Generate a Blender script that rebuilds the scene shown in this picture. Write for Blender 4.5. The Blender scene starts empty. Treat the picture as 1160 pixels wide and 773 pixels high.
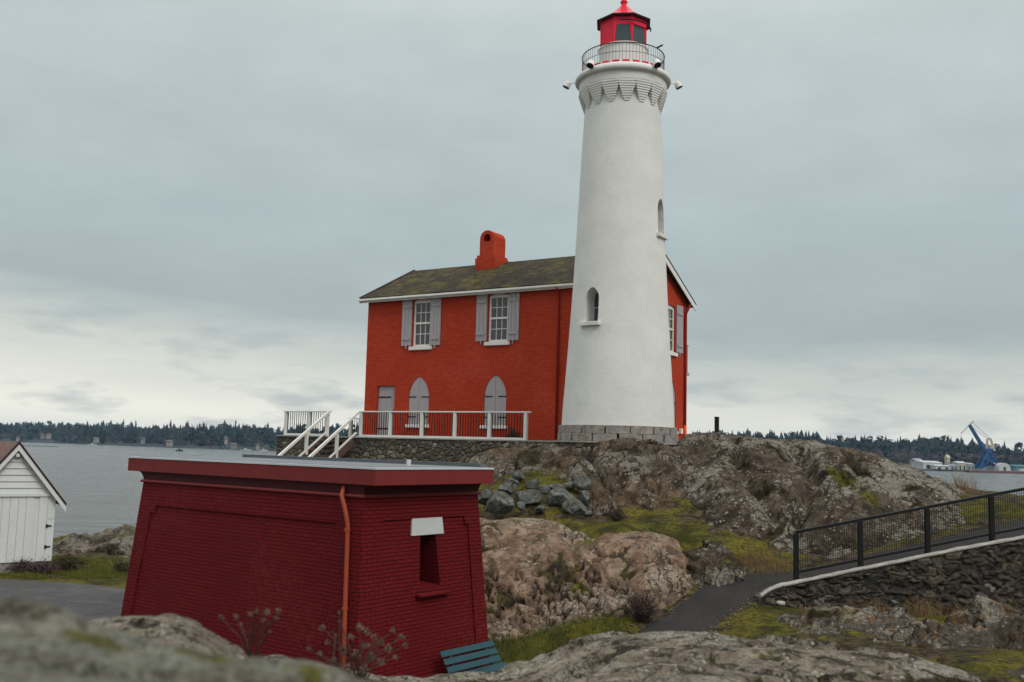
import bpy, bmesh, math, random
import numpy as np
from mathutils import Vector, Matrix

random.seed(7); rng = np.random.default_rng(7)
S = bpy.context.scene
COL = S.collection
R = math.radians

# ------------------------------------------------------------------ camera
FPX, CX, CY = 1128.0, 580.0, 386.5          # focal length and centre in photo pixels (35 mm lens)
ROLL = R(1.5); PITCH = R(6.12)
EYE = np.array([0.0, 0.0, 8.0])
F_ = np.array([0, math.cos(PITCH), math.sin(PITCH)]); U0 = np.array([0, -math.sin(PITCH), math.cos(PITCH)]); X0 = np.array([1.0, 0, 0])
RT = X0 * math.cos(ROLL) + U0 * math.sin(ROLL); UP = U0 * math.cos(ROLL) - X0 * math.sin(ROLL)
cam = bpy.data.cameras.new('camera'); co = bpy.data.objects.new('camera', cam); COL.objects.link(co)
cam.lens = 35.0; cam.sensor_width = 36.0; cam.clip_start = 0.05; cam.clip_end = 20000
co.matrix_world = Matrix(((RT[0], UP[0], -F_[0], EYE[0]), (RT[1], UP[1], -F_[1], EYE[1]), (RT[2], UP[2], -F_[2], EYE[2]), (0, 0, 0, 1)))
cam.dof.use_dof = True; cam.dof.focus_distance = 32.0; cam.dof.aperture_fstop = 2.6
S.camera = co

def ray(px, py): return F_ + RT * (px - CX) / FPX + UP * (CY - py) / FPX
def P(px, py, Y):                                   # point at world depth Y seen at a photo position
    d = ray(px, py); return EYE + d * Y / d[1]
def PZ(px, py, Z):
    d = ray(px, py); return EYE + d * (Z - EYE[2]) / d[2]

# ------------------------------------------------------------------ sky, sun, exposure
SUN_EL = R(42); SUN_AZ = math.atan2(0.62, -0.78)     # clockwise from +Y: the light comes from behind, to the right
W = bpy.data.worlds.new('World'); S.world = W; W.use_nodes = True
nt = W.node_tree; nt.nodes.clear()
def wn(t, **k):
    n = nt.nodes.new(t)
    for a, b in k.items(): setattr(n, a, b)
    return n
def wl(a, b): nt.links.new(a, b)
def wmath(op, a, b=None, c=None, clamp=False):
    n = wn('ShaderNodeMath', operation=op, use_clamp=clamp)
    for i, v in enumerate((a, b, c)):
        if v is None: continue
        if isinstance(v, (int, float)): n.inputs[i].default_value = v
        else: wl(v, n.inputs[i])
    return n.outputs[0]
def wramp(fac, stops):
    n = wn('ShaderNodeValToRGB'); wl(fac, n.inputs[0]); e = n.color_ramp.elements
    while len(e) < len(stops): e.new(0.5)
    for i, (p_, c_) in enumerate(stops):
        e[i].position = p_; e[i].color = (*c_, 1) if len(c_) == 3 else c_
    return n.outputs[0]
def wmix(f, a, b, mode='MIX'):
    n = wn('ShaderNodeMix', data_type='RGBA', blend_type=mode)
    if isinstance(f, (int, float)): n.inputs[0].default_value = f
    else: wl(f, n.inputs[0])
    for i, v in ((6, a), (7, b)):
        if isinstance(v, tuple): n.inputs[i].default_value = (*v, 1)
        else: wl(v, n.inputs[i])
    return n.outputs[2]
sky = wn('ShaderNodeTexSky', sky_type='NISHITA', sun_disc=False, sun_elevation=SUN_EL, sun_rotation=SUN_AZ, air_density=1.0, dust_density=2.0)
tc = wn('ShaderNodeTexCoord'); sep = wn('ShaderNodeSeparateXYZ'); wl(tc.outputs['Generated'], sep.inputs[0])
el = wmath('MAXIMUM', sep.outputs['Z'], 0.0)
az = wmath('ARCTAN2', sep.outputs['X'], sep.outputs['Y'])
def wnoise(vec, scale, detail=5, rough=0.55):
    n = wn('ShaderNodeTexNoise'); n.inputs['Scale'].default_value = scale; n.inputs['Detail'].default_value = detail
    n.inputs['Roughness'].default_value = rough; wl(vec, n.inputs['Vector']); return n.outputs['Fac']
def wvec(x, y, z):
    n = wn('ShaderNodeCombineXYZ')
    for i, v in enumerate((x, y, z)):
        if isinstance(v, (int, float)): n.inputs[i].default_value = v
        else: wl(v, n.inputs[i])
    return n.outputs[0]
streak_v = wvec(wmath('MULTIPLY', az, 3.2), wmath('MULTIPLY', el, 26.0), 0.0)
streak = wnoise(streak_v, 1.0, 6, 0.6)
lump_v = wvec(wmath('MULTIPLY', az, 8.0), wmath('MULTIPLY', el, 30.0), 3.3)
lump = wnoise(lump_v, 1.3, 6, 0.55)
den = wmath('ADD', el, 0.16)
plane_v = wvec(wmath('DIVIDE', sep.outputs['X'], den), wmath('DIVIDE', sep.outputs['Y'], den), 0.0)
big = wnoise(plane_v, 0.55, 4, 0.5)
# height of the pale gap under the cloud deck: taller towards the left
gap = wmath('MULTIPLY_ADD', az, -0.045, 0.062)
gap = wmath('MAXIMUM', gap, 0.050)
gap = wmath('MULTIPLY_ADD', wmath('SUBTRACT', streak, 0.5), 0.075, gap)
edge = wmath('DIVIDE', wmath('SUBTRACT', gap, el), 0.060, clamp=False)
edge = wmath('MULTIPLY_ADD', edge, 0.5, 0.5, clamp=True)
deck = wramp(wmath('MULTIPLY', el, 1.0, clamp=True), [(0.0, (4.9, 5.35, 5.25)), (0.10, (4.15, 4.78, 4.82)), (0.22, (4.45, 5.25, 5.40)), (0.40, (5.5, 6.15, 6.2)), (0.75, (13.0, 13.4, 13.4)), (1.0, (16.0, 16.2, 16.0))])
deck = wmix(wramp(big, [(0.3, (0, 0, 0)), (0.72, (1, 1, 1))]), wmix(1.0, deck, (0.94, 0.945, 0.95), 'MULTIPLY'), wmix(1.0, deck, (1.06, 1.06, 1.05), 'MULTIPLY'))
pale = wmix(wramp(lump, [(0.50, (0, 0, 0)), (0.68, (1, 1, 1))]), (10.0, 9.7, 8.5), (5.9, 6.2, 6.0))
mott = wnoise(wvec(wmath('MULTIPLY', az, 6.0), wmath('MULTIPLY', el, 16.0), 7.7), 1.4, 7, 0.62)
deck = wmix(1.0, deck, wramp(mott, [(0.30, (0.955, 0.958, 0.96)), (0.70, (1.05, 1.05, 1.04))]), 'MULTIPLY')
cloud = wmix(edge, deck, pale)
col = wmix(0.04, cloud, sky.outputs[0])
bg = wn('ShaderNodeBackground'); bg.inputs['Strength'].default_value = 0.1; wl(col, bg.inputs['Color'])
wo = wn('ShaderNodeOutputWorld'); wl(bg.outputs[0], wo.inputs[0])

sl = bpy.data.lights.new('sun', 'SUN'); sl.energy = 1.35; sl.angle = R(22); sl.color = (1.0, 0.95, 0.88)
so = bpy.data.objects.new('sun', sl); COL.objects.link(so)
sd = Vector((math.sin(SUN_AZ) * math.cos(SUN_EL), math.cos(SUN_AZ) * math.cos(SUN_EL), math.sin(SUN_EL)))
so.rotation_euler = sd.to_track_quat('Z', 'Y').to_euler(); so.location = (20, -20, 40)

S.render.engine = 'CYCLES'
S.cycles.use_denoising = True
S.cycles.max_bounces = 6; S.cycles.volume_bounces = 0
S.view_settings.view_transform = 'Standard'; S.view_settings.look = 'None'
S.view_settings.exposure = 0.0; S.view_settings.gamma = 1.0; S.view_settings.use_curve_mapping = False

# ------------------------------------------------------------------ numpy noise
def _hash(i, j, k, seed):
    h = (i.astype(np.int64) * 374761393 + j.astype(np.int64) * 668265263 + k.astype(np.int64) * 2147483647 + seed * 1274126177) & 0xFFFFFFFF
    h = ((h ^ (h >> 13)) * 1274126177) & 0xFFFFFFFF
    return (h ^ (h >> 16)) & 0xFFFFFFFF
def _rnd(h, n): return (((h * (2 * n + 1) + n * 7919) * 2654435761 & 0xFFFFFFFF) >> 8) / float(1 << 24)
def noise3(p, seed=0):
    """gradient noise, about -1..1"""
    b = np.floor(p).astype(np.int64); f = p - b; u = f * f * f * (f * (f * 6 - 15) + 10)
    out = np.zeros(len(p))
    for dx in (0, 1):
        for dy in (0, 1):
            for dz in (0, 1):
                h = _hash(b[:, 0] + dx, b[:, 1] + dy, b[:, 2] + dz, seed)
                t = _rnd(h, 1) * 2 * np.pi; z = _rnd(h, 2) * 2 - 1; r = np.sqrt(1 - z * z)
                g = r * np.cos(t) * (f[:, 0] - dx) + r * np.sin(t) * (f[:, 1] - dy) + z * (f[:, 2] - dz)
                w = (u[:, 0] if dx else 1 - u[:, 0]) * (u[:, 1] if dy else 1 - u[:, 1]) * (u[:, 2] if dz else 1 - u[:, 2])
                out += w * g
    return out * 1.5
def fbm(p, octv=4, gain=0.5, lac=2.03, seed=0):
    a = 1.0; s = np.zeros(len(p)); q = p.copy()
    for o in range(octv):
        s += a * noise3(q, seed + o); a *= gain; q = q * lac + 3.7
    return s
def ridged(p, octv=4, gain=0.55, seed=0):
    a = 1.0; s = np.zeros(len(p)); q = p.copy()
    for o in range(octv):
        s += a * (1 - np.abs(noise3(q, seed + o)) * 2); a *= gain; q = q * 2.07 + 1.9
    return s
def worley(p, seed=0):
    """F1, F2 and (hash, offset from the nearest centre)"""
    b = np.floor(p).astype(np.int64); n = len(p)
    f1 = np.full(n, 9e9); f2 = np.full(n, 9e9); hh = np.zeros(n, np.int64); off = np.zeros((n, 3))
    for dx in (-1, 0, 1):
        for dy in (-1, 0, 1):
            for dz in (-1, 0, 1):
                c = b + np.array([dx, dy, dz]); h = _hash(c[:, 0], c[:, 1], c[:, 2], seed)
                q = c + np.stack([_rnd(h, 1), _rnd(h, 2), _rnd(h, 3)], 1)
                v = p - q; d = np.einsum('ij,ij->i', v, v)
                near = d < f1
                f2 = np.where(near, f1, np.minimum(f2, d)); f1 = np.where(near, d, f1)
                hh = np.where(near, h, hh); off[near] = v[near]
    return np.sqrt(f1), np.sqrt(f2), hh, off
def sstep(a, b, x):
    t = np.clip((x - a) / (b - a), 0, 1); return t * t * (3 - 2 * t)
def tps(pts, lam=1e-3):
    pts = np.array(pts, float); n = len(pts)
    def k(d2): return np.where(d2 > 0, 0.5 * d2 * np.log(np.maximum(d2, 1e-12)), 0)
    d2 = ((pts[:, None, :2] - pts[None, :, :2]) ** 2).sum(-1)
    A = np.zeros((n + 3, n + 3)); A[:n, :n] = k(d2) + lam * np.eye(n); A[:n, n] = 1; A[:n, n + 1:] = pts[:, :2]; A[n, :n] = 1; A[n + 1:, :n] = pts[:, :2].T
    w = np.linalg.solve(A, np.concatenate([pts[:, 2], np.zeros(3)]))
    def f(x, y):
        sh = np.shape(x); x = np.ravel(x); y = np.ravel(y); out = w[n] + w[n + 1] * x + w[n + 2] * y
        for i in range(n): out = out + w[i] * k((x - pts[i, 0]) ** 2 + (y - pts[i, 1]) ** 2)
        return out.reshape(sh)
    return f
def hull(pts):
    p = sorted(map(tuple, np.round(np.array(pts)[:, :2], 4)))
    def half(q):
        h = []
        for a in q:
            while len(h) > 1 and (h[-1][0] - h[-2][0]) * (a[1] - h[-2][1]) - (h[-1][1] - h[-2][1]) * (a[0] - h[-2][0]) <= 0: h.pop()
            h.append(a)
        return h
    a = half(p); b = half(p[::-1]); return np.array(a[:-1] + b[:-1])
def polydist(poly, x, y):
    """signed distance to a polygon, negative inside"""
    poly = np.array(poly, float); d = np.full(np.shape(x), 9e9); ins = np.zeros(np.shape(x), bool)
    for i in range(len(poly)):
        a = poly[i]; b = poly[(i + 1) % len(poly)]; e = b - a
        t = np.clip(((x - a[0]) * e[0] + (y - a[1]) * e[1]) / max(e @ e, 1e-9), 0, 1)
        d = np.minimum(d, np.hypot(x - a[0] - t * e[0], y - a[1] - t * e[1]))
        c = ((a[1] > y) != (b[1] > y)) & (x < (b[0] - a[0]) * (y - a[1]) / (b[1] - a[1] + 1e-12) + a[0])
        ins ^= c
    return np.where(ins, -d, d)
def linedist(pl, x, y):
    pl = np.array(pl, float)[:, :2]; d = np.full(np.shape(x), 9e9)
    for a, b in zip(pl[:-1], pl[1:]):
        e = b - a; t = np.clip(((x - a[0]) * e[0] + (y - a[1]) * e[1]) / max(e @ e, 1e-9), 0, 1)
        d = np.minimum(d, np.hypot(x - a[0] - t * e[0], y - a[1] - t * e[1]))
    return d

# ------------------------------------------------------------------ object helpers
def tag(o, label=None, cat=None, group=None, kind=None):
    if label: o['label'] = label
    if cat: o['category'] = cat
    if group: o['group'] = group
    if kind: o['kind'] = kind
    return o
def thing(name, label, cat, loc=(0, 0, 0), rz=0.0, group=None):
    o = bpy.data.objects.new(name, None); COL.objects.link(o); o.empty_display_size = 0.2
    o.location = loc; o.rotation_euler = (0, 0, rz); return tag(o, label, cat, group)
def link(name, me, mat, parent=None, loc=None, rz=0.0, smooth=False):
    o = bpy.data.objects.new(name, me); COL.objects.link(o)
    if mat: me.materials.append(mat)
    if parent: o.parent = parent
    if loc is not None: o.location = loc
    o.rotation_euler = (0, 0, rz)
    if smooth: me.polygons.foreach_set('use_smooth', [True] * len(me.polygons))
    return o
def dup(root, loc=None, rz=None, label=None):
    r = root.copy(); COL.objects.link(r)
    if loc is not None: r.location = loc
    if rz is not None: r.rotation_euler = (0, 0, rz)
    if label: r['label'] = label
    for ch in list(root.children):
        c = ch.copy(); COL.objects.link(c); c.parent = r
        for g in list(ch.children):
            d = g.copy(); COL.objects.link(d); d.parent = c
    return r

class MB:
    """collects shapes into one mesh"""
    def __init__(s): s.v = []; s.f = []
    def add(s, vs, fs):
        n = len(s.v); s.v += [tuple(map(float, q)) for q in vs]; s.f += [tuple(i + n for i in f) for f in fs]; return s
    def box(s, x0, x1, y0, y1, z0, z1):
        return s.add([(x0, y0, z0), (x1, y0, z0), (x1, y1, z0), (x0, y1, z0), (x0, y0, z1), (x1, y0, z1), (x1, y1, z1), (x0, y1, z1)],
                     [(0, 3, 2, 1), (4, 5, 6, 7), (0, 1, 5, 4), (1, 2, 6, 5), (2, 3, 7, 6), (3, 0, 4, 7)])
    def bar(s, a, b, w, h=None, up=(0, 0, 1)):
        """square bar from a to b"""
        h = h or w; a = Vector(a); b = Vector(b); d = (b - a).normalized(); u = Vector(up)
        if abs(d.dot(u)) > 0.98: u = Vector((1, 0, 0))
        sx = d.cross(u).normalized(); sy = sx.cross(d).normalized()
        q = [(-w / 2, -h / 2), (w / 2, -h / 2), (w / 2, h / 2), (-w / 2, h / 2)]
        vs = [tuple(e + sx * i + sy * j) for e in (a, b) for i, j in q]
        return s.add(vs, [(0, 3, 2, 1), (4, 5, 6, 7), (0, 1, 5, 4), (1, 2, 6, 5), (2, 3, 7, 6), (3, 0, 4, 7)])
    def tube(s, pts, r, n=10, cap=True):
        pts = [Vector(q) for q in pts]; rr = r if isinstance(r, (list, tuple)) else [r] * len(pts); vs = []; fs = []
        ref = None
        for i, q in enumerate(pts):
            d = (pts[min(i + 1, len(pts) - 1)] - pts[max(i - 1, 0)]).normalized()
            if ref is None: ref = Vector((0, 0, 1)) if abs(d.z) < 0.9 else Vector((1, 0, 0))
            sx = d.cross(ref).normalized(); sy = sx.cross(d).normalized(); ref = sy
            for k in range(n):
                t = 2 * math.pi * k / n; vs.append(q + sx * math.cos(t) * rr[i] + sy * math.sin(t) * rr[i])
        for i in range(len(pts) - 1):
            for k in range(n): fs.append((i * n + k, i * n + (k + 1) % n, (i + 1) * n + (k + 1) % n, (i + 1) * n + k))
        if cap: fs.append(tuple(range(n - 1, -1, -1))); m = (len(pts) - 1) * n; fs.append(tuple(range(m, m + n)))
        return s.add(vs, fs)
    def lathe(s, prof, n=64, c=(0, 0), a0=0.0, cap=True):
        vs = []; fs = []
        for r_, z in prof:
            for k in range(n):
                t = a0 + 2 * math.pi * k / n; vs.append((c[0] + r_ * math.cos(t), c[1] + r_ * math.sin(t), z))
        for i in range(len(prof) - 1):
            for k in range(n): fs.append((i * n + k, i * n + (k + 1) % n, (i + 1) * n + (k + 1) % n, (i + 1) * n + k))
        if cap: fs.append(tuple(range(n - 1, -1, -1))); m = (len(prof) - 1) * n; fs.append(tuple(range(m, m + n)))
        return s.add(vs, fs)
    def prism(s, poly, axis, a, b):
        """polygon in the plane across `axis` swept from a to b (axis 0: poly=(y,z), 1: (x,z), 2: (x,y))"""
        def mk(q, t): return (t, q[0], q[1]) if axis == 0 else ((q[0], t, q[1]) if axis == 1 else (q[0], q[1], t))
        n = len(poly); vs = [mk(q, a) for q in poly] + [mk(q, b) for q in poly]
        fs = [tuple(range(n)), tuple(range(2 * n - 1, n - 1, -1))] + [(i, n + i, n + (i + 1) % n, (i + 1) % n) for i in range(n)]
        return s.add(vs, fs)
    def mesh(s, name, bevel=0.0):
        me = bpy.data.meshes.new(name); me.from_pydata(s.v, [], s.f); me.update()
        bm = bmesh.new(); bm.from_mesh(me); bmesh.ops.recalc_face_normals(bm, faces=bm.faces)
        if bevel: bmesh.ops.bevel(bm, geom=[e for e in bm.edges if e.is_manifold and e.calc_face_angle(0) > 0.5], offset=bevel, segments=1, affect='EDGES', clamp_overlap=True)
        bm.to_mesh(me); bm.free(); return me
    def build(s, name, mat, parent=None, loc=None, rz=0.0, smooth=False, bevel=0.0):
        return link(name, s.mesh(name, bevel), mat, parent, loc, rz, smooth)
def smooth_by_angle(o, ang=35):
    me = o.data; bm = bmesh.new(); bm.from_mesh(me)
    for f in bm.faces: f.smooth = True
    for e in bm.edges:
        if len(e.link_faces) == 2 and e.calc_face_angle(0) > R(ang): e.smooth = False
    bm.to_mesh(me); bm.free(); return o
def cut(o, mbs):
    """cut openings out of a mesh; the cutters are removed again"""
    tmp = []
    for m in mbs:
        c = link('cutter', m.mesh('cutter'), None); c.matrix_world = o.matrix_world.copy(); c.parent = o.parent
        c.location = o.location; c.rotation_euler = o.rotation_euler; tmp.append(c)
        md = o.modifiers.new('b', 'BOOLEAN'); md.operation = 'DIFFERENCE'; md.solver = 'EXACT'; md.object = c
    bpy.context.view_layer.update()
    dg = bpy.context.evaluated_depsgraph_get(); me = bpy.data.meshes.new_from_object(o.evaluated_get(dg))
    o.modifiers.clear(); o.data = me
    for c in tmp: bpy.data.objects.remove(c)
    return o
def arch(w, h0, h1, n=6):
    """pointed arch outline, foot at z=0, springing at h0, tip at h1"""
    pts = [(-w / 2, 0), (w / 2, 0)]
    for i in range(n + 1):
        t = i / n; a = t * math.pi / 2 * 0.80
        pts.append((w / 2 * (1 - (1 - math.cos(a)) / (1 - math.cos(math.pi / 2 * 0.8))), h0 + (h1 - h0) * math.sin(a) / math.sin(math.pi / 2 * 0.8)))
    for i in range(n - 1, -1, -1):
        q = pts[2 + i]; pts.append((-q[0], q[1]))
    return pts

def gridmesh(name, X, Y, Z, keep=None):
    ny, nx = X.shape; vs = np.stack([X, Y, Z], -1).reshape(-1, 3)
    i = np.arange((ny - 1) * (nx - 1)); r_ = i // (nx - 1); c_ = i % (nx - 1); a = r_ * nx + c_
    q = np.stack([a, a + 1, a + nx + 1, a + nx], 1)
    if keep is not None:
        kf = keep.ravel()[q].any(1); q = q[kf]
    used = np.unique(q); mp = np.full(len(vs), -1); mp[used] = np.arange(len(used))
    q = mp[q]; vs = vs[used]
    me = bpy.data.meshes.new(name); me.vertices.add(len(vs)); me.vertices.foreach_set('co', vs.ravel())
    me.loops.add(q.size); me.loops.foreach_set('vertex_index', q.ravel().astype(np.int32))
    me.polygons.add(len(q)); me.polygons.foreach_set('loop_start', np.arange(0, q.size, 4, dtype=np.int32)); me.polygons.foreach_set('loop_total', np.full(len(q), 4, np.int32))
    me.polygons.foreach_set('use_smooth', np.ones(len(q), bool)); me.update(); me.validate()
    return me, used
def fattr(me, name, val):
    a = me.attributes.new(name, 'FLOAT', 'POINT'); a.data.foreach_set('value', np.asarray(val, np.float32).ravel())
def polymesh(name, V, Fq):
    """many small faces quickly; Fq an (n,k) index array"""
    me = bpy.data.meshes.new(name); V = np.asarray(V, float); Fq = np.asarray(Fq); k = Fq.shape[1]
    me.vertices.add(len(V)); me.vertices.foreach_set('co', V.ravel()); me.loops.add(Fq.size); me.loops.foreach_set('vertex_index', Fq.ravel().astype(np.int32))
    me.polygons.add(len(Fq)); me.polygons.foreach_set('loop_start', np.arange(0, Fq.size, k, dtype=np.int32)); me.polygons.foreach_set('loop_total', np.full(len(Fq), k, np.int32))
    me.update(); me.validate(); return me

# ------------------------------------------------------------------ materials
class M:
    def __init__(s, name, rough=0.8, spec=0.3):
        s.m = bpy.data.materials.new(name); s.m.use_nodes = True; s.t = s.m.node_tree
        s.b = s.t.nodes['Principled BSDF']; s.b.inputs['Roughness'].default_value = rough; s.b.inputs['Specular IOR Level'].default_value = spec
        s.tc = s.n('ShaderNodeTexCoord'); s.obj = s.tc.outputs['Object']
    def n(s, t, **k):
        q = s.t.nodes.new(t)
        for a, b in k.items(): setattr(q, a, b)
        return q
    def l(s, a, b): s.t.links.new(a, b)
    def put(s, sock, v):
        if isinstance(v, (int, float)): sock.default_value = v
        elif isinstance(v, tuple): sock.default_value = (*v, 1) if len(v) == 3 and sock.type == 'RGBA' else v
        else: s.l(v, sock)
    def math(s, op, a, b=None, c=None, clamp=False):
        q = s.n('ShaderNodeMath', operation=op, use_clamp=clamp)
        for i, v in enumerate((a, b, c)):
            if v is not None: s.put(q.inputs[i], v)
        return q.outputs[0]
    def mix(s, f, a, b, mode='MIX'):
        q = s.n('ShaderNodeMix', data_type='RGBA', blend_type=mode); s.put(q.inputs[0], f); s.put(q.inputs[6], a); s.put(q.inputs[7], b); return q.outputs[2]
    def map(s, scale=(1, 1, 1), rot=(0, 0, 0), vec=None):
        q = s.n('ShaderNodeMapping'); q.inputs['Scale'].default_value = scale; q.inputs['Rotation'].default_value = rot; s.l(vec or s.obj, q.inputs['Vector']); return q.outputs[0]
    def noise(s, scale, detail=5, rough=0.6, vec=None, dist=0.0):
        q = s.n('ShaderNodeTexNoise'); q.inputs['Scale'].default_value = scale; q.inputs['Detail'].default_value = detail; q.inputs['Roughness'].default_value = rough
        q.inputs['Distortion'].default_value = dist; s.l(vec or s.obj, q.inputs['Vector']); return q.outputs['Fac']
    def voro(s, scale, vec=None, feature='F1', out='Distance'):
        q = s.n('ShaderNodeTexVoronoi', feature=feature); q.inputs['Scale'].default_value = scale; s.l(vec or s.obj, q.inputs['Vector']); return q.outputs[out]
    def ramp(s, f, stops, interp='LINEAR'):
        q = s.n('ShaderNodeValToRGB'); s.l(f, q.inputs[0]); q.color_ramp.interpolation = interp; e = q.color_ramp.elements
        while len(e) < len(stops): e.new(0.5)
        for i, (p_, c_) in enumerate(stops):
            e[i].position = p_; e[i].color = (c_, c_, c_, 1) if isinstance(c_, (int, float)) else (*c_, 1)
        return q.outputs[0]
    def step(s, f, a, b): return s.ramp(f, [(a, 0.0), (b, 1.0)])
    def attr(s, name): return s.n('ShaderNodeAttribute', attribute_name=name).outputs['Fac']
    def col(s, v): s.put(s.b.inputs['Base Color'], v); return s
    def bump(s, h, strength=0.5, dist=0.02):
        q = s.n('ShaderNodeBump'); q.inputs['Strength'].default_value = strength; q.inputs['Distance'].default_value = dist; s.l(h, q.inputs['Height']); s.l(q.outputs[0], s.b.inputs['Normal']); return s
    def nz(s):
        g = s.n('ShaderNodeNewGeometry'); q = s.n('ShaderNodeSeparateXYZ'); s.l(g.outputs['Normal'], q.inputs[0]); return q.outputs['Z']

def paint(name, c, rough=0.55, var=0.10, dirt=0.0, dirtc=(0.2, 0.18, 0.15), scale=6):
    m = M(name, rough, 0.2); f = m.noise(scale, 5, 0.65)
    a = m.mix(m.ramp(f, [(0.3, 0.0), (0.7, 1.0)]), tuple(x * (1 - var) for x in c), tuple(min(1, x * (1 + var)) for x in c))
    if dirt: a = m.mix(m.math('MULTIPLY', m.step(m.noise(scale * 3.1, 6, 0.7), 0.52, 0.75), dirt), a, dirtc)
    m.col(a); m.bump(m.noise(scale * 12, 3), 0.12, 0.004); return m.m
def brick(name, c1, c2, mortar, bw=0.225, rh=0.076, rough=0.8, bump=0.5, pale=0.0, palec=None, weather=0.35):
    m = M(name, rough, 0.12); sp = m.n('ShaderNodeSeparateXYZ'); m.l(m.obj, sp.inputs[0])
    cv = m.n('ShaderNodeCombineXYZ'); m.l(m.math('ADD', sp.outputs[0], sp.outputs[1]), cv.inputs[0])
    wob = m.math('MULTIPLY', m.math('SUBTRACT', m.noise(3.0, 2), 0.5), 0.012); m.l(m.math('ADD', sp.outputs[2], wob), cv.inputs[1])
    q = m.n('ShaderNodeTexBrick'); m.l(cv.outputs[0], q.inputs['Vector'])
    for k, v in (('Scale', 1.0), ('Mortar Size', 0.009), ('Mortar Smooth', 0.35), ('Bias', 0.0), ('Brick Width', bw), ('Row Height', rh)): q.inputs[k].default_value = v
    q.inputs['Color1'].default_value = (*c1, 1); q.inputs['Color2'].default_value = (*c2, 1); q.inputs['Mortar'].default_value = (*mortar, 1)
    a = q.outputs['Color']
    a = m.mix(m.math('MULTIPLY', m.step(m.noise(1.1, 5, 0.7), 0.42, 0.72), weather), a, tuple(x * 0.62 for x in c1))
    st = m.noise(1.0, 4, 0.6, m.map((7, 7, 0.5)))
    a = m.mix(m.math('MULTIPLY', m.step(st, 0.55, 0.75), weather * 0.8), a, tuple(x * 0.7 for x in c1))
    if pale: a = m.mix(m.math('MULTIPLY', m.math('MULTIPLY', m.step(m.noise(0.55, 3, 0.5), 0.5, 0.68), m.step(m.noise(9.0, 4, 0.7), 0.42, 0.6)), pale), a, palec)
    m.col(a)
    h = m.math('SUBTRACT', m.math('MULTIPLY', m.noise(22, 4, 0.65), 0.5), m.math('MULTIPLY', q.outputs['Fac'], 1.0))
    m.bump(h, bump, 0.02); return m.m

WHITE = paint('white_paint', (0.72, 0.72, 0.69), 0.5, 0.05, 0.30, (0.42, 0.40, 0.36))
WOODWHITE = paint('white_wood_paint', (0.66, 0.66, 0.63), 0.55, 0.06, 0.35, (0.38, 0.37, 0.33))
SHUT = paint('grey_shutter_paint', (0.36, 0.325, 0.335), 0.6, 0.06, 0.15, (0.25, 0.23, 0.22))
BLACK = paint('black_paint', (0.012, 0.012, 0.013), 0.5, 0.2)
IRON = paint('black_iron', (0.008, 0.008, 0.009), 0.55, 0.2)
REDPAINT = paint('bright_red_paint', (0.72, 0.014, 0.045), 0.35, 0.10)
DARKTRIM = paint('dark_roof_edge', (0.03, 0.012, 0.014), 0.5, 0.1)
TRIMRED = paint('dull_red_trim', (0.165, 0.020, 0.020), 0.6, 0.08, 0.25, (0.12, 0.02, 0.02), 3)
ORANGE = paint('orange_pipe_paint', (0.30, 0.055, 0.025), 0.5, 0.10, 0.2, (0.2, 0.04, 0.02))
BRIGHTORANGE = paint('bright_orange_pipe', (0.75, 0.10, 0.015), 0.5, 0.05)
PIPERED = paint('red_downpipe_paint', (0.30, 0.022, 0.015), 0.5, 0.1)
BENCH = paint('teal_bench_paint', (0.018, 0.062, 0.078), 0.55, 0.14, 0.3, (0.10, 0.2, 0.24), 14)
GREYWHITE = paint('lintel_concrete', (0.50, 0.51, 0.50), 0.7, 0.06, 0.3, (0.34, 0.34, 0.33))
COPING = paint('coping_concrete', (0.32, 0.30, 0.27), 0.85, 0.2, 0.8, (0.11, 0.10, 0.085), 4)
DARKWOOD = paint('brown_wood', (0.10, 0.065, 0.05), 0.75, 0.2, 0.4, (0.05, 0.04, 0.03))
FLASH = paint('white_flashing', (0.50, 0.52, 0.54), 0.4, 0.05, 0.3, (0.4, 0.4, 0.4), 3)
FELT = paint('grey_roof_felt', (0.10, 0.115, 0.125), 0.8, 0.15)
HOUSEBRICK = brick('red_painted_brick', (0.50, 0.054, 0.020), (0.41, 0.041, 0.015), (0.28, 0.028, 0.011), pale=0.6, palec=(0.55, 0.085, 0.045), weather=0.35, bump=0.8)
PILLBRICK = brick('crimson_painted_brick', (0.150, 0.0070, 0.0095), (0.122, 0.0058, 0.0080), (0.038, 0.0026, 0.0036), bump=1.0, weather=0.6, rh=0.068, pale=0.45, palec=(0.17, 0.020, 0.022))

def mk_glass(name, c=(0.015, 0.018, 0.02), rough=0.08):
    m = M(name, rough, 0.5); m.col(c); return m.m
GLASS = mk_glass('window_glass', (0.05, 0.055, 0.06), 0.12)
DARK = mk_glass('dark_opening', (0.01, 0.01, 0.01), 0.8)
def mk_plaster():
    m = M('white_plaster', 0.85, 0.12)
    a = m.mix(m.step(m.noise(1.4, 7, 0.7), 0.42, 0.62), (0.64, 0.635, 0.605), (0.69, 0.685, 0.65))
    st = m.noise(1.0, 6, 0.65, m.map((4, 4, 0.25)))
    a = m.mix(m.math('MULTIPLY', m.step(st, 0.56, 0.66), 0.10), a, (0.50, 0.47, 0.41))
    a = m.mix(m.math('MULTIPLY', m.step(m.noise(6, 7, 0.78), 0.61, 0.66), 0.35), a, (0.50, 0.475, 0.42))
    m.col(a); m.bump(m.math('ADD', m.noise(7, 5, 0.6), m.math('MULTIPLY', m.noise(30, 3), 0.4)), 0.5, 0.02); return m.m
PLASTER = mk_plaster()
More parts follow.
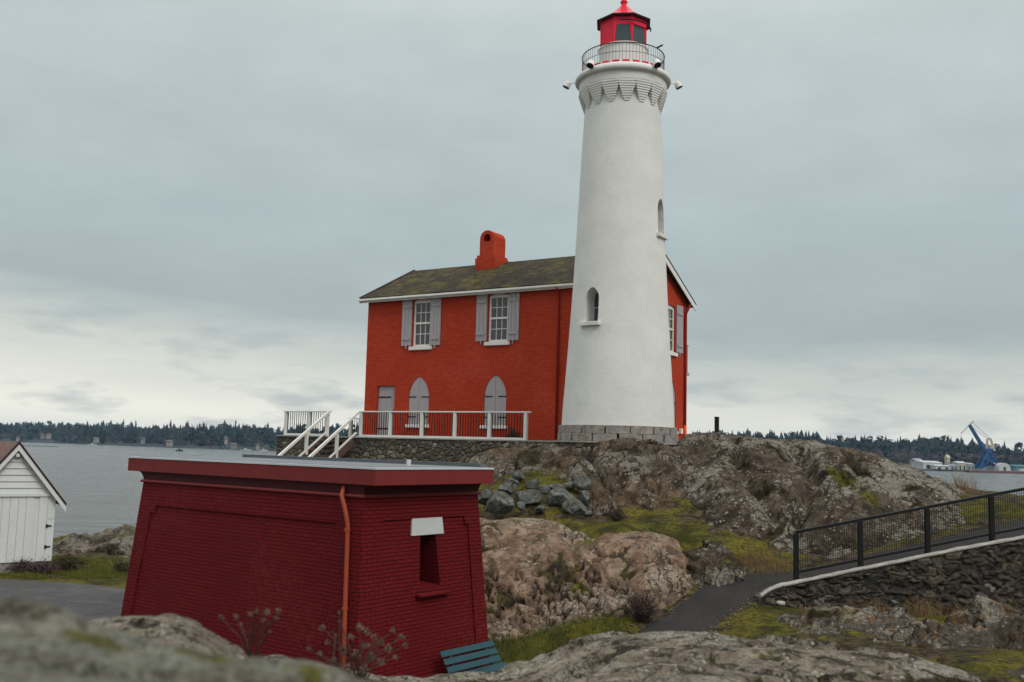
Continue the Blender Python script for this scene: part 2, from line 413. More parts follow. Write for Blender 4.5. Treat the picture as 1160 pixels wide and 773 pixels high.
def mk_stone(name, scale, squash=1.0, dark=(0.03, 0.03, 0.03), tones=((0.0, (0.035, 0.035, 0.035)), (0.45, (0.075, 0.068, 0.06)), (0.75, (0.13, 0.105, 0.08)), (1.0, (0.26, 0.23, 0.18))), mort=0.07, bump=1.0):
    m = M(name, 0.85, 0.25); v = m.map((scale, scale, scale * squash))
    q = m.n('ShaderNodeTexNoise'); q.inputs['Scale'].default_value = 0.9; q.inputs['Detail'].default_value = 3; m.l(v, q.inputs['Vector'])
    w = m.n('ShaderNodeVectorMath', operation='ADD'); m.l(v, w.inputs[0])
    sc = m.n('ShaderNodeVectorMath', operation='SCALE'); m.l(q.outputs['Color'], sc.inputs[0]); sc.inputs['Scale'].default_value = 0.7; m.l(sc.outputs[0], w.inputs[1]); v = w.outputs[0]
    c = m.voro(1.0, v, 'F1', 'Color'); sp = m.n('ShaderNodeSeparateColor'); m.l(c, sp.inputs[0])
    a = m.ramp(sp.outputs[0], list(tones)); a = m.mix(0.35, a, m.ramp(m.noise(14, 6, 0.7), [(0.3, (0.03, 0.028, 0.025)), (0.7, (0.20, 0.18, 0.15))]))
    e = m.voro(1.0, v, 'DISTANCE_TO_EDGE'); ed = m.step(e, 0.0, mort)
    a = m.mix(ed, dark, a); m.col(a)
    m.bump(m.math('ADD', m.math('MULTIPLY', m.ramp(e, [(0.0, 0.0), (0.22, 1.0)]), 1.0), m.math('MULTIPLY', m.noise(16, 5, 0.7), 0.5)), bump, 0.06); return m.m
WALLSTONE = mk_stone('dark_rubble_stone', 4.2, 1.9)
RUBBLE = mk_stone('brown_rubble_stone', 3.6, 1.5, (0.035, 0.03, 0.025), ((0.0, (0.05, 0.04, 0.03)), (0.5, (0.10, 0.08, 0.055)), (0.8, (0.17, 0.14, 0.09)), (1.0, (0.36, 0.32, 0.24))))
def mk_ashlar():
    m = M('grey_ashlar_stone', 0.85); a = m.ramp(m.noise(5, 6, 0.7), [(0.3, (0.12, 0.10, 0.085)), (0.5, (0.27, 0.235, 0.205)), (0.72, (0.38, 0.34, 0.30))])
    a = m.mix(m.math('MULTIPLY', m.step(m.noise(1.7, 3), 0.5, 0.62), 0.45), a, (0.22, 0.23, 0.25)); m.col(a); m.bump(m.noise(11, 6, 0.7), 0.8, 0.04); return m.m
ASHLAR = mk_ashlar()

def mk_rock(name, tones, hue2, lichen=0.7, lichc=(0.36, 0.34, 0.29), cover=0.0, dark=(0.022, 0.017, 0.012), darkamt=0.6, scale=1.0, streak=(1.8, 1.8, 0.6), moss=1.0, mossc=((0.042, 0.044, 0.010), (0.140, 0.125, 0.020)), bump=1.0, orange=0.0):
    m = M(name, 0.92, 0.12); s = scale
    a = m.ramp(m.noise(2.0 * s, 9, 0.74, dist=0.5), [(0.37, tones[0]), (0.49, tones[1]), (0.61, tones[2])])
    a = m.mix(m.math('MULTIPLY', m.step(m.noise(0.55 * s, 5, 0.62, dist=0.6), 0.46, 0.56), 0.6), a, m.mix(m.step(m.noise(6.0 * s, 6, 0.72), 0.42, 0.58), tuple(x * 0.5 for x in hue2), hue2))
    sn = m.noise(1.5 * s, 8, 0.72, m.map(streak), dist=0.3)
    a = m.mix(m.math('MULTIPLY', m.step(sn, 0.505, 0.575), darkamt), a, dark)
    # crusts of pale lichen, thick in places, then black specks over everything
    g = m.n('ShaderNodeNewGeometry'); up = m.n('ShaderNodeSeparateXYZ'); m.l(g.outputs['Normal'], up.inputs[0])
    cov = m.math('MULTIPLY', m.math('SUBTRACT', m.noise(0.75 * s, 5, 0.6), 0.5), 1.1)
    l0 = m.math('ADD', m.noise(7.0 * s, 9, 0.8, dist=0.4), m.math('ADD', cov, m.math('MULTIPLY', m.math('SUBTRACT', up.outputs['Z'], 0.6), 0.10)))
    lc = m.mix(m.step(m.noise(17 * s, 5, 0.75), 0.40, 0.58), tuple(x * 0.5 for x in lichc), lichc)
    a = m.mix(m.math('MULTIPLY', m.step(l0, 0.53 - cover, 0.60 - cover), lichen), a, lc)
    sp = m.math('MULTIPLY', m.math('SUBTRACT', 1.0, m.step(m.voro(8 * s), 0.20, 0.27)), m.step(m.noise(1.7 * s, 4), 0.48, 0.56))
    a = m.mix(m.math('MULTIPLY', sp, lichen), a, tuple(min(1, x * 1.2) for x in lichc))
    a = m.mix(m.math('MULTIPLY', m.step(m.noise(9.0 * s, 8, 0.78, dist=0.5), 0.535, 0.60), darkamt * 0.9), a, dark)
    if orange: a = m.mix(m.math('MULTIPLY', m.math('MULTIPLY', m.step(m.noise(1.1, 3), 0.50, 0.58), m.step(m.noise(9, 6, 0.75), 0.50, 0.56)), orange), a, (0.25, 0.105, 0.016))
    # fissures
    dv = m.n('ShaderNodeVectorMath', operation='ADD'); dn = m.n('ShaderNodeTexNoise'); dn.inputs['Scale'].default_value = 1.7 * s; dn.inputs['Detail'].default_value = 6; m.l(m.obj, dn.inputs['Vector']); m.l(m.map(tuple(0.75 * x for x in streak)), dv.inputs[0]); m.l(dn.outputs['Color'], dv.inputs[1])
    ce = m.voro(1.5 * s, dv.outputs[0], 'DISTANCE_TO_EDGE'); ck = m.math('MULTIPLY', m.math('SUBTRACT', 1.0, m.step(ce, 0.006, 0.035)), m.step(m.noise(0.8 * s, 4), 0.46, 0.54))
    a = m.mix(m.math('MULTIPLY', ck, 0.85), a, dark)
    cr = m.math('ADD', m.attr('crack'), m.math('MULTIPLY', m.math('SUBTRACT', m.noise(12 * s, 5, 0.7), 0.5), 0.8))
    a = m.mix(m.math('MULTIPLY', m.step(cr, 0.40, 0.65), 0.9), a, m.mix(m.step(m.noise(5 * s, 4), 0.46, 0.54), dark, (0.05, 0.043, 0.012)))
    mm = m.math('ADD', m.math('MULTIPLY', m.attr('moss'), moss), m.math('MULTIPLY', m.math('SUBTRACT', m.noise(6 * s, 7, 0.74), 0.5), 1.5))
    mc = m.mix(m.step(m.noise(7, 6, 0.74), 0.42, 0.58), mossc[0], mossc[1])
    a = m.mix(m.step(mm, 0.44, 0.54), a, mc)
    m.col(a)
    h = m.math('ADD', m.noise(4 * s, 9, 0.76, dist=0.3), m.math('MULTIPLY', m.noise(20 * s, 5, 0.75), 0.3)); h = m.math('SUBTRACT', h, m.math('MULTIPLY', ck, 0.5))
    m.bump(h, bump, 0.14 / s); return m.m
ROCKBROWN = mk_rock('brown_lichened_rock', ((0.038, 0.026, 0.018), (0.085, 0.062, 0.043), (0.150, 0.115, 0.083)), (0.16, 0.125, 0.09), lichen=0.85, lichc=(0.33, 0.305, 0.25), cover=-0.004, darkamt=0.72, streak=(1.6, 1.6, 0.55))
ROCKPINK = mk_rock('pinkish_granite', ((0.115, 0.066, 0.042), (0.225, 0.143, 0.096), (0.34, 0.238, 0.172)), (0.23, 0.175, 0.125), lichen=0.55, darkamt=0.55, lichc=(0.40, 0.345, 0.28), cover=-0.03, bump=0.7)
ROCKTAN = mk_rock('tan_brown_rock', ((0.055, 0.035, 0.022), (0.125, 0.085, 0.054), (0.215, 0.155, 0.105)), (0.13, 0.10, 0.07), lichen=0.6, darkamt=0.68, cover=-0.03)
ROCKGREY = mk_rock('grey_boulder', ((0.070, 0.074, 0.068), (0.125, 0.130, 0.119), (0.195, 0.200, 0.182)), (0.16, 0.155, 0.13), lichen=0.5, lichc=(0.29, 0.29, 0.25), darkamt=0.32, scale=2.0)
ROCKNEAR = mk_rock('pale_grey_near_rock', ((0.115, 0.090, 0.064), (0.240, 0.200, 0.150), (0.37, 0.320, 0.250)), (0.28, 0.235, 0.18), lichen=0.75, darkamt=0.85, lichc=(0.46, 0.42, 0.34), scale=2.4, streak=(1.2, 3.0, 1.4), bump=1.0)
ROCKLOW = mk_rock('mixed_lichen_rock', ((0.050, 0.041, 0.031), (0.110, 0.092, 0.072), (0.19, 0.163, 0.132)), (0.12, 0.09, 0.055), lichen=0.8, darkamt=0.65, orange=0.6, streak=(1.4, 1.4, 0.7))
ROCKMOSS = mk_rock('blurred_mossy_rock', ((0.120, 0.110, 0.080), (0.235, 0.220, 0.168), (0.37, 0.35, 0.285)), (0.26, 0.24, 0.16), lichen=0.7, darkamt=0.65, lichc=(0.36, 0.365, 0.30), scale=4.5, streak=(2, 2, 1), mossc=((0.070, 0.066, 0.02), (0.175, 0.160, 0.045)))
ROCKSHORE = mk_rock('shore_rock', ((0.070, 0.055, 0.041), (0.165, 0.134, 0.103), (0.28, 0.235, 0.187)), (0.15, 0.125, 0.09), lichen=0.5, darkamt=0.75, streak=(0.8, 0.8, 2.6))

def mk_ground():
    m = M('ground_soil_and_turf', 0.95, 0.1)
    g = m.mix(m.step(m.noise(1.1, 6, 0.7), 0.44, 0.56), (0.040, 0.041, 0.010), (0.150, 0.128, 0.020))
    g = m.mix(m.math('MULTIPLY', m.step(m.noise(9, 7, 0.75), 0.46, 0.58), 0.8), g, (0.036, 0.034, 0.009))
    d = m.mix(m.step(m.noise(4, 7, 0.75), 0.43, 0.57), (0.026, 0.019, 0.012), (0.115, 0.083, 0.052))
    gr = m.math('ADD', m.attr('grass'), m.math('MULTIPLY', m.math('SUBTRACT', m.noise(2.2, 8, 0.76), 0.5), 3.2))
    m.col(m.mix(m.step(gr, 0.50, 0.62), d, g)); m.bump(m.noise(14, 8, 0.78), 1.0, 0.08); return m.m
GROUND = mk_ground()
def mk_asphalt(name, c, wet=0.0):
    m = M(name, 0.85, 0.3); a = m.mix(m.step(m.noise(34, 6, 0.8), 0.43, 0.57), tuple(x * 0.6 for x in c), tuple(x * 1.5 for x in c))
    a = m.mix(m.math('MULTIPLY', m.step(m.noise(1.6, 7, 0.74), 0.48, 0.58), 0.45), a, tuple(x * 2.0 for x in c))
    a = m.mix(m.math('MULTIPLY', m.step(m.noise(0.9, 5, 0.7, m.map((1, 5, 1))), 0.60, 0.68), 0.5), a, tuple(min(0.17, x * 3.2) for x in c))
    m.col(a); m.bump(m.noise(70, 4, 0.8), 0.6, 0.015); return m.m
ASPHALT = mk_asphalt('worn_yard_asphalt', (0.052, 0.049, 0.049)); PATHMAT = mk_asphalt('dark_path_asphalt', (0.0155, 0.0135, 0.012))
def mk_water():
    m = M('harbour_water', 0.16, 0.5)
    w1 = m.noise(0.22, 7, 0.7, m.map((0.30, 1.6, 1), (0, 0, 0.1)), dist=0.4); w2 = m.noise(0.02, 5, 0.6, m.map((0.5, 2.2, 1), (0, 0, -0.12)))
    c = m.mix(m.step(w1, 0.40, 0.62), (0.055, 0.062, 0.065), (0.185, 0.198, 0.200)); c = m.mix(m.math('MULTIPLY', m.step(w2, 0.45, 0.60), 0.5), c, (0.135, 0.148, 0.15)); m.col(c)  # light and dark of the wind ripples mixed into the base colour
    m.l(m.math('MULTIPLY_ADD', m.step(w1, 0.38, 0.64), 0.22, 0.14), m.b.inputs['Roughness'])
    h = m.math('ADD', m.noise(0.8, 5, 0.7, m.map((0.7, 1.8, 1), (0, 0, 0.15))), m.math('MULTIPLY', w1, 2.5))
    m.bump(h, 1.0, 1.2); return m.m
WATER = mk_water()
def mk_leaf(name, c1, c2, scale=3.0, rough=0.8):
    m = M(name, rough, 0.15); m.col(m.mix(m.step(m.noise(scale, 4, 0.7), 0.35, 0.65), c1, c2)); return m.m
GRASSMAT = mk_leaf('turf_blades', (0.055, 0.055, 0.012), (0.165, 0.140, 0.024), 1.1)
LUSHMAT = mk_leaf('lush_grass_blades', (0.045, 0.066, 0.011), (0.145, 0.140, 0.022), 1.4)
DRYMAT = mk_leaf('dry_grass_blades', (0.13, 0.075, 0.03), (0.27, 0.18, 0.085), 3)
TWIG = mk_leaf('dark_twigs', (0.035, 0.022, 0.020), (0.085, 0.055, 0.045), 5)
SEED = mk_leaf('brown_seed_heads', (0.065, 0.040, 0.027), (0.18, 0.125, 0.088), 30)
HEATH = mk_leaf('heather_twigs', (0.030, 0.018, 0.022), (0.095, 0.06, 0.06), 4)
SHRUBG = mk_leaf('shrub_leaves', (0.03, 0.035, 0.014), (0.075, 0.07, 0.025), 6)
FOREST = mk_leaf('far_conifers', (0.008, 0.018, 0.022), (0.028, 0.042, 0.042), 0.05)
BAREWOOD = mk_leaf('far_bare_trees', (0.075, 0.058, 0.060), (0.13, 0.10, 0.10), 0.03)
def mk_roof():
    m = M('mossy_shingles', 0.9, 0.2); sp = m.n('ShaderNodeSeparateXYZ'); m.l(m.obj, sp.inputs[0]); cv = m.n('ShaderNodeCombineXYZ'); m.l(sp.outputs[1], cv.inputs[0]); m.l(m.math('MULTIPLY', sp.outputs[0], 1.08), cv.inputs[1])
    q = m.n('ShaderNodeTexBrick'); m.l(cv.outputs[0], q.inputs['Vector'])
    for k, v in (('Scale', 1.0), ('Mortar Size', 0.012), ('Brick Width', 0.16), ('Row Height', 0.15), ('Bias', 0.0)): q.inputs[k].default_value = v
    q.inputs['Color1'].default_value = (0.026, 0.019, 0.013, 1); q.inputs['Color2'].default_value = (0.055, 0.041, 0.029, 1); q.inputs['Mortar'].default_value = (0.02, 0.018, 0.014, 1)
    mo = m.noise(0.75, 6, 0.7, m.map((0.7, 1.0, 0.7)))
    a = m.mix(m.math('MULTIPLY', m.step(mo, 0.45, 0.56), 0.85), q.outputs['Color'], m.mix(m.step(m.noise(3, 7, 0.75), 0.43, 0.57), (0.024, 0.021, 0.008), (0.115, 0.090, 0.024)))
    m.col(a); m.bump(m.math('ADD', m.noise(14, 5, 0.7), m.math('MULTIPLY', q.outputs['Fac'], -0.8)), 0.8, 0.03); return m.m
ROOFMAT = mk_roof()
def flat(name, c, rough=0.7): m = M(name, rough); m.col(m.mix(m.noise(0.6, 4), tuple(x * 0.8 for x in c), tuple(min(1, x * 1.15) for x in c))); return m.m

# ==================================================================
#  THE GROUND
# ==================================================================
E1 = np.array([-0.84215272, 0.53923909]); E2 = np.array([0.53923909, 0.84215272]); HC = np.array([3.556, 34.111])   # house corner; E1 along the front, E2 along the gable
HROT = math.atan2(E2[1], E2[0]); TER = 8.22
def h2w(x, y): return HC + x * E2 + y * E1
TWR = np.array([3.46, 32.0])                                                     # tower axis
PA = np.array([-0.79180, 0.61077]); PC = np.array([0.61077, 0.79180]); PB = np.array([-2.2475, 17.0]); PROT = math.atan2(PC[1], PC[0])
def p2w(x, y): return PB + x * PC + y * PA

yard = [PZ(-160, 648, 4)[:2], PZ(0, 656.5, 4)[:2], PZ(70, 660, 4)[:2], PZ(150, 668, 4)[:2], (-6.5, 24.5), (-3.0, 19), (-5, 14), (-13, 8), (-27, 14)]
path_c = [PZ(735, 745, 4.08), PZ(768, 714, 4.30), PZ(800, 692, 4.55), PZ(826, 676, 4.80), PZ(852, 664, 4.98), P(885, 659, 22.9), P(930, 650, 23.3), P(1000, 636, 23.6), P(1090, 617, 23.9), P(1200, 592, 24.4), P(1400, 560, 25.5)]
path_c = [np.array(q) for q in path_c]
GP = []
for x, y in [(-24, 26), (-20, 18), (-12, 12), (-8, 10), (-16, 31), (-14, 28), (-9, 23), (-6, 26.5), (-2, 25), (-9, 29), (-4.5, 29), (-6, 15), (-3.5, 14), (-12, 33), (-18, 34)]: GP.append((x, y, 4.0))
GP += [(-0.3, 18.2, 3.7), (0.4, 19.6, 3.75), (-1.2, 16.2, 3.75), (1.0, 21.0, 3.85), (1.0, 17.5, 3.85), (2.4, 19.5, 3.95)]
GP += [tuple(q) for q in path_c]
GP += [tuple(P(*q)) for q in [(690, 594, 26.6), (640, 590, 27), (740, 598, 26.2), (810, 612, 25.3), (850, 640, 24.3), (790, 664, 23.4), (700, 600, 25.4), (600, 576, 27.6), (570, 570, 28), (620, 545, 29.3), (575, 540, 30),
     (900, 640, 24.4), (1000, 622, 24.6), (1080, 597, 25.3), (1110, 556, 29.5), (1160, 566, 28.5), (1060, 560, 27.5), (640, 712, 21.6), (700, 700, 22.0), (600, 730, 21.2),
     (860, 690, 21.5), (900, 700, 20.8), (1000, 700, 20.6), (1100, 702, 20.2), (1160, 705, 19.8), (900, 720, 19.0), (1000, 726, 18.0), (1100, 742, 16.0), (1180, 752, 15.5)]]
for px_, py_, Y_, d_ in [(600, 640, 24.1, 0.9), (650, 640, 23.9, 0.85), (690, 650, 23.4, 0.7), (720, 630, 23.8, 0.8), (745, 640, 23.6, 0.7), (805, 634, 24.0, 0.5), (570, 690, 22.9, 0.6), (630, 685, 22.7, 0.6), (680, 675, 22.6, 0.5)]:
    q_ = P(px_, py_, Y_); GP.append((q_[0], q_[1], q_[2] - d_))
GP += [(-6, 40, 6.3), (-2, 37, 6.9), (0.5, 35, 7.4), (5, 37, 8.1), (2, 42, 8.1), (10, 36, 7.6), (12, 42, 7.2), (-8, 46, 5.5), (16, 30, 6.9), (20, 26, 6.9), (18, 36, 6.6), (24, 34, 6.0), (-1, 12, 4.1), (3, 12, 4.5), (7, 13, 4.7), (12, 12, 5.1), (-4, 10, 4.4), (0, 8.5, 5.2), (4, 9, 5.3), (8, 8, 5.6), (-3, 5, 6.0), (0, 3, 6.5), (3, 5, 6.1), (0, -4, 6.6), (8, 0, 6.6), (-8, 2, 5.4), (-8, -6, 6), (10, -8, 6.5), (18, 18, 5.6), (18, 8, 6), (-22, 4, 4.2)]
WALLPX = [(862, 674, 21.9), (872, 667, 22.0), (884, 662, 22.05), (902, 658.5, 22.1), (938, 651, 22.2), (975, 643.5, 22.3), (1012, 636, 22.4), (1051, 628, 22.5), (1088, 620.5, 22.6), (1124, 614, 22.7), (1160, 607.5, 22.8), (1215, 597, 23.0), (1320, 578, 23.4)]
WALLC = np.array([P(*q) for q in WALLPX]); WT = (WALLC[-1] - WALLC[2])[:2]; WT /= np.linalg.norm(WT); WN = np.array([WT[1], -WT[0]])
_g = tps(GP, 2e-2)
_gl = tps([tuple(P(*q)) for q in [(850, 690, 21.6), (872, 688, 21.7), (900, 692, 21.7), (980, 694, 21.9), (1060, 696, 22.1), (1160, 699, 22.4), (1300, 690, 23.0), (900, 702, 20.8), (1000, 704, 20.6), (1100, 706, 20.2), (1200, 706, 19.8), (900, 722, 19.0), (1000, 730, 18.0), (1100, 744, 16.0), (1180, 754, 15.5)]] + [tuple((*(WALLC[0][:2] - WT * 2.5), float(WALLC[0][2]) - 0.3)), (6, 24.5, 4.6), (12, 25, 4.6)], 2e-2)
def G(x, y):
    x = np.asarray(x, float); y = np.asarray(y, float)
    z = _g(x, y)
    sd = (x - WALLC[2][0]) * WN[0] + (y - WALLC[2][1]) * WN[1]; st_ = (x - WALLC[2][0]) * WT[0] + (y - WALLC[2][1]) * WT[1]
    lw = sstep(-0.40, -0.12, sd) * sstep(-1.6, 0.0, st_) * sstep(4.5, 1.5, sd); zl = _gl(x, y); z = np.where(lw > 0, z * (1 - lw) + np.minimum(zl, z) * lw, z)
    w = sstep(0.6, -0.4, polydist(yard, x, y)); z = z * (1 - w) + 4.0 * w
    # the islet falls away into the harbour on every side
    out = np.maximum.reduce([y - 47, -12 - y, x - 24, -24 - x, (-x - 9) * 0.8 + (y - 39) * 1.0])
    z = np.where(out > 0, np.minimum(z, 6.8) - out * 0.55 - np.maximum(0, out - 3) * 0.4, z)
    return np.maximum(z, -3.0)
def spaced(a, b, da, db, step):
    mid = np.arange(a, b + 1e-6, step); lo = np.arange(da, a - 0.3, 1.3); hi = np.arange(b + 1.3, db, 1.3); return np.concatenate([lo, mid, hi])
gx = spaced(-17, 19, -46, 46, 0.14); gy = spaced(6, 37, -26, 66, 0.14)
XX, YY = np.meshgrid(gx, gy); ZZ = G(XX, YY)
pd = linedist(path_c, XX, YY); yd = polydist(yard, XX, YY)
calm = sstep(0.7, 1.3, pd) * sstep(-0.2, 0.8, yd)
q3 = np.stack([XX.ravel(), YY.ravel(), np.zeros(XX.size)], 1)
ZZ = ZZ + (fbm(q3 * 0.9, 4, seed=5).reshape(XX.shape) * 0.07) * calm
me, used = gridmesh('ground', XX, YY, ZZ)
grassn = (0.5 + 0.55 * fbm(q3 * 0.45, 3, seed=11)).reshape(XX.shape)
grassn = grassn + sstep(1.4, 0.0, np.abs(yd - 0.45)) * 0.5 * (XX < -4)          # the turf strip along the yard
for c, r_, a in [(P(720, 600, 25.6), 1.6, 0.6), (P(620, 548, 29), 0.9, 0.7), (P(640, 716, 21.5), 1.4, 0.6), (P(800, 664, 23.4), 0.9, 0.4), (P(850, 695, 21.2), 1.0, 0.5), (P(960, 705, 20), 1.0, 0.6), (P(1110, 705, 19.8), 1.2, 0.3)]:
    grassn += a * np.exp(-((XX - c[0]) ** 2 + (YY - c[1]) ** 2) / r_ ** 2)
grassn = grassn * sstep(0.55, 0.9, pd)
fattr(me, 'grass', grassn.ravel()[used])
tag(link('ground', me, GROUND), kind='structure')

# path: a ribbon of dark asphalt laid on the ground
def ribbon(name, line, w, mat, lift=0.02, n=260):
    L = np.array(line)[:, :2]; seg = np.r_[0, np.cumsum(np.hypot(*np.diff(L, axis=0).T))]; t = np.linspace(0, seg[-1], n)
    cx = np.interp(t, seg, L[:, 0]); cy = np.interp(t, seg, L[:, 1])
    for _ in range(6): cx[1:-1] = (cx[:-2] + 2 * cx[1:-1] + cx[2:]) / 4; cy[1:-1] = (cy[:-2] + 2 * cy[1:-1] + cy[2:]) / 4
    dx = np.gradient(cx); dy = np.gradient(cy); l_ = np.hypot(dx, dy); nx = -dy / l_; ny = dx / l_
    k = np.linspace(-1, 1, 13); q_ = np.stack([t, t * 0, t * 0], 1); wob = 1 + 0.14 * noise3(q_ * 1.3, 3); sideL = 0.16 * noise3(q_ * 3.1 + 5, 4) + 0.09 * noise3(q_ * 9.0, 6); sideR = 0.16 * noise3(q_ * 3.1 + 9, 5) + 0.09 * noise3(q_ * 9.0 + 4, 7)
    K = k[None, :] * (w / 2 * wob)[:, None] + np.where(k[None, :] < 0, sideL[:, None], sideR[:, None]) * np.abs(k[None, :]) ** 3; X = cx[:, None] + nx[:, None] * K; Y = cy[:, None] + ny[:, None] * K
    Z = G(X, Y) + lift + 0.02 * (1 - k[None, :] ** 2) - 0.07 * (np.abs(k[None, :]) > 0.99)
    m_, _ = gridmesh(name, X, Y, Z); return tag(link(name, m_, mat), kind='structure')
ribbon('path', path_c, 1.48, PATHMAT, 0.03)
ax = np.arange(-30, 2, 0.5); ay = np.arange(6, 40, 0.5); AX, AY = np.meshgrid(ax, ay)
bm = bmesh.new(); bm.faces.new([bm.verts.new((q[0], q[1], 4.012)) for q in yard]); me = bpy.data.meshes.new('asphalt_yard'); bm.to_mesh(me); bm.free()
tag(link('asphalt_yard', me, ASPHALT), kind='structure')

# the harbour
bm = bmesh.new(); n = 48
vs = [bm.verts.new((4200 * math.cos(2 * math.pi * k / n), 4200 * math.sin(2 * math.pi * k / n), 0)) for k in range(n)]; bm.faces.new(vs)
me = bpy.data.meshes.new('sea'); bm.to_mesh(me); bm.free(); tag(link('sea', me, WATER), kind='structure')

# ==================================================================
#  BEDROCK
# ==================================================================
def outcrop(name, label, mat, pts, res, extra=(), fall=1.3, big=0.22, facet=0.16, cell=1.1, crackd=0.10, fine=0.05, seed=1, moss=(), mossbase=0.0, stretch=(1, 1, 1), sink=0.5, keepall=False, cat='rock', creases=(), flatmoss=0.0, lowcrack=None):
    pw = [tuple(P(*q)) for q in pts]; f = tps(pw + [tuple(e) for e in extra], 4e-3); hl = hull(pw + [tuple(e) for e in extra])
    m_ = 1.2; x = np.arange(hl[:, 0].min() - m_, hl[:, 0].max() + m_, res); y = np.arange(hl[:, 1].min() - m_, hl[:, 1].max() + m_, res)
    X, Y = np.meshgrid(x, y); d = np.maximum(0, polydist(hl, X, Y)); Z = f(X, Y) - fall * d - 0.6 * np.maximum(0, d - 0.4)
    for (line, wd, dp) in creases:                       # clefts along lines given as photo points with depths
        ld = linedist([P(*q) for q in line], X, Y); Z = Z - dp * np.exp(-(ld / wd) ** 2)
    gyy, gxx = np.gradient(Z, res); N = np.stack([-gxx, -gyy, np.ones_like(Z)], -1).reshape(-1, 3); N /= np.linalg.norm(N, axis=1)[:, None]
    V = np.stack([X, Y, Z], -1).reshape(-1, 3); st = np.array(stretch)
    q = V * st; warp = np.stack([noise3(q * 0.8, seed + 50), noise3(q * 0.8, seed + 51), noise3(q * 0.8, seed + 52)], 1) * 0.25
    f1, f2, hh, off = worley((q + warp) / cell, seed)
    tilt = np.stack([_rnd(hh, 4), _rnd(hh, 5), _rnd(hh, 6)], 1) * 2 - 1
    fac = (_rnd(hh, 7) - 0.5) + (tilt * off).sum(1) * 1.3
    g1, g2, h2, o2 = worley((q + warp * 0.6) / (cell * 0.36), seed + 9)
    t2 = np.stack([_rnd(h2, 4), _rnd(h2, 5), _rnd(h2, 6)], 1) * 2 - 1
    fac2 = (_rnd(h2, 7) - 0.5) + (t2 * o2).sum(1) * 1.2
    crk = sstep(0.16, 0.0, f2 - f1) * sstep(-0.2, 0.35, noise3(q * 0.7, seed + 70)); crk2 = sstep(0.12, 0.0, g2 - g1) * sstep(0.0, 0.4, noise3(q * 0.9, seed + 71))
    disp = big * fbm(q * 0.55, 4, seed=seed) + facet * fac + facet * 0.32 * fac2 - crackd * crk - crackd * 0.4 * crk2 + fine * fbm(q * 3.2, 4, 0.55, seed=seed + 20)
    lc = np.zeros(len(V))
    if lowcrack:
        z_lo, z_hi, amp = lowcrack; wz = sstep(z_hi, z_lo, V[:, 2] + 0.5 * noise3(V * 0.9, seed + 80)); k1, k2, kh, ko = worley((V + warp * 0.5) * np.array([4.6, 4.6, 2.3]), seed + 81)
        lc = sstep(0.20, 0.03, k2 - k1) * wz * sstep(0.05, 0.75, _rnd(kh, 9) + 0.5 * noise3(V * 1.5, seed + 83)); disp = disp - amp * lc + wz * 0.10 * (_rnd(kh, 7) - 0.5)
    crk = np.maximum(crk, lc); V2 = V + N * disp[:, None]
    Xn = V2[:, 0].reshape(X.shape); Yn = V2[:, 1].reshape(X.shape); Zn = V2[:, 2].reshape(X.shape)
    keep = np.ones_like(Z, bool) if keepall else (Zn > G(Xn, Yn) - sink)
    keep &= (Z > G(X, Y) - 2.5)
    o0 = np.array([hl[:, 0].mean(), hl[:, 1].mean(), float(G(hl[:, 0].mean(), hl[:, 1].mean()))])
    me, used = gridmesh(name, Xn - o0[0], Yn - o0[1], Zn - o0[2], keep)
    gyy, gxx = np.gradient(Zn, res); nz = 1 / np.sqrt(1 + gxx ** 2 + gyy ** 2)
    ms = np.full(X.size, mossbase) + flatmoss * sstep(0.86, 0.98, nz.ravel()) * (0.6 + 0.8 * noise3(V * 0.7, seed + 33)) + 0.25 * np.maximum(crk, crk2)
    for c, r_, a in moss:
        c = P(*c); r_ = np.broadcast_to(np.array(r_, float), 2); ms += a * np.exp(-((V[:, 0] - c[0]) / r_[0]) ** 2 - ((V[:, 1] - c[1]) / r_[1]) ** 2)
    fattr(me, 'moss', ms[used]); fattr(me, 'crack', np.clip(np.maximum(crk, 0.8 * crk2), 0, 1)[used])
    return tag(link(name, me, mat, loc=tuple(o0)), label, cat)

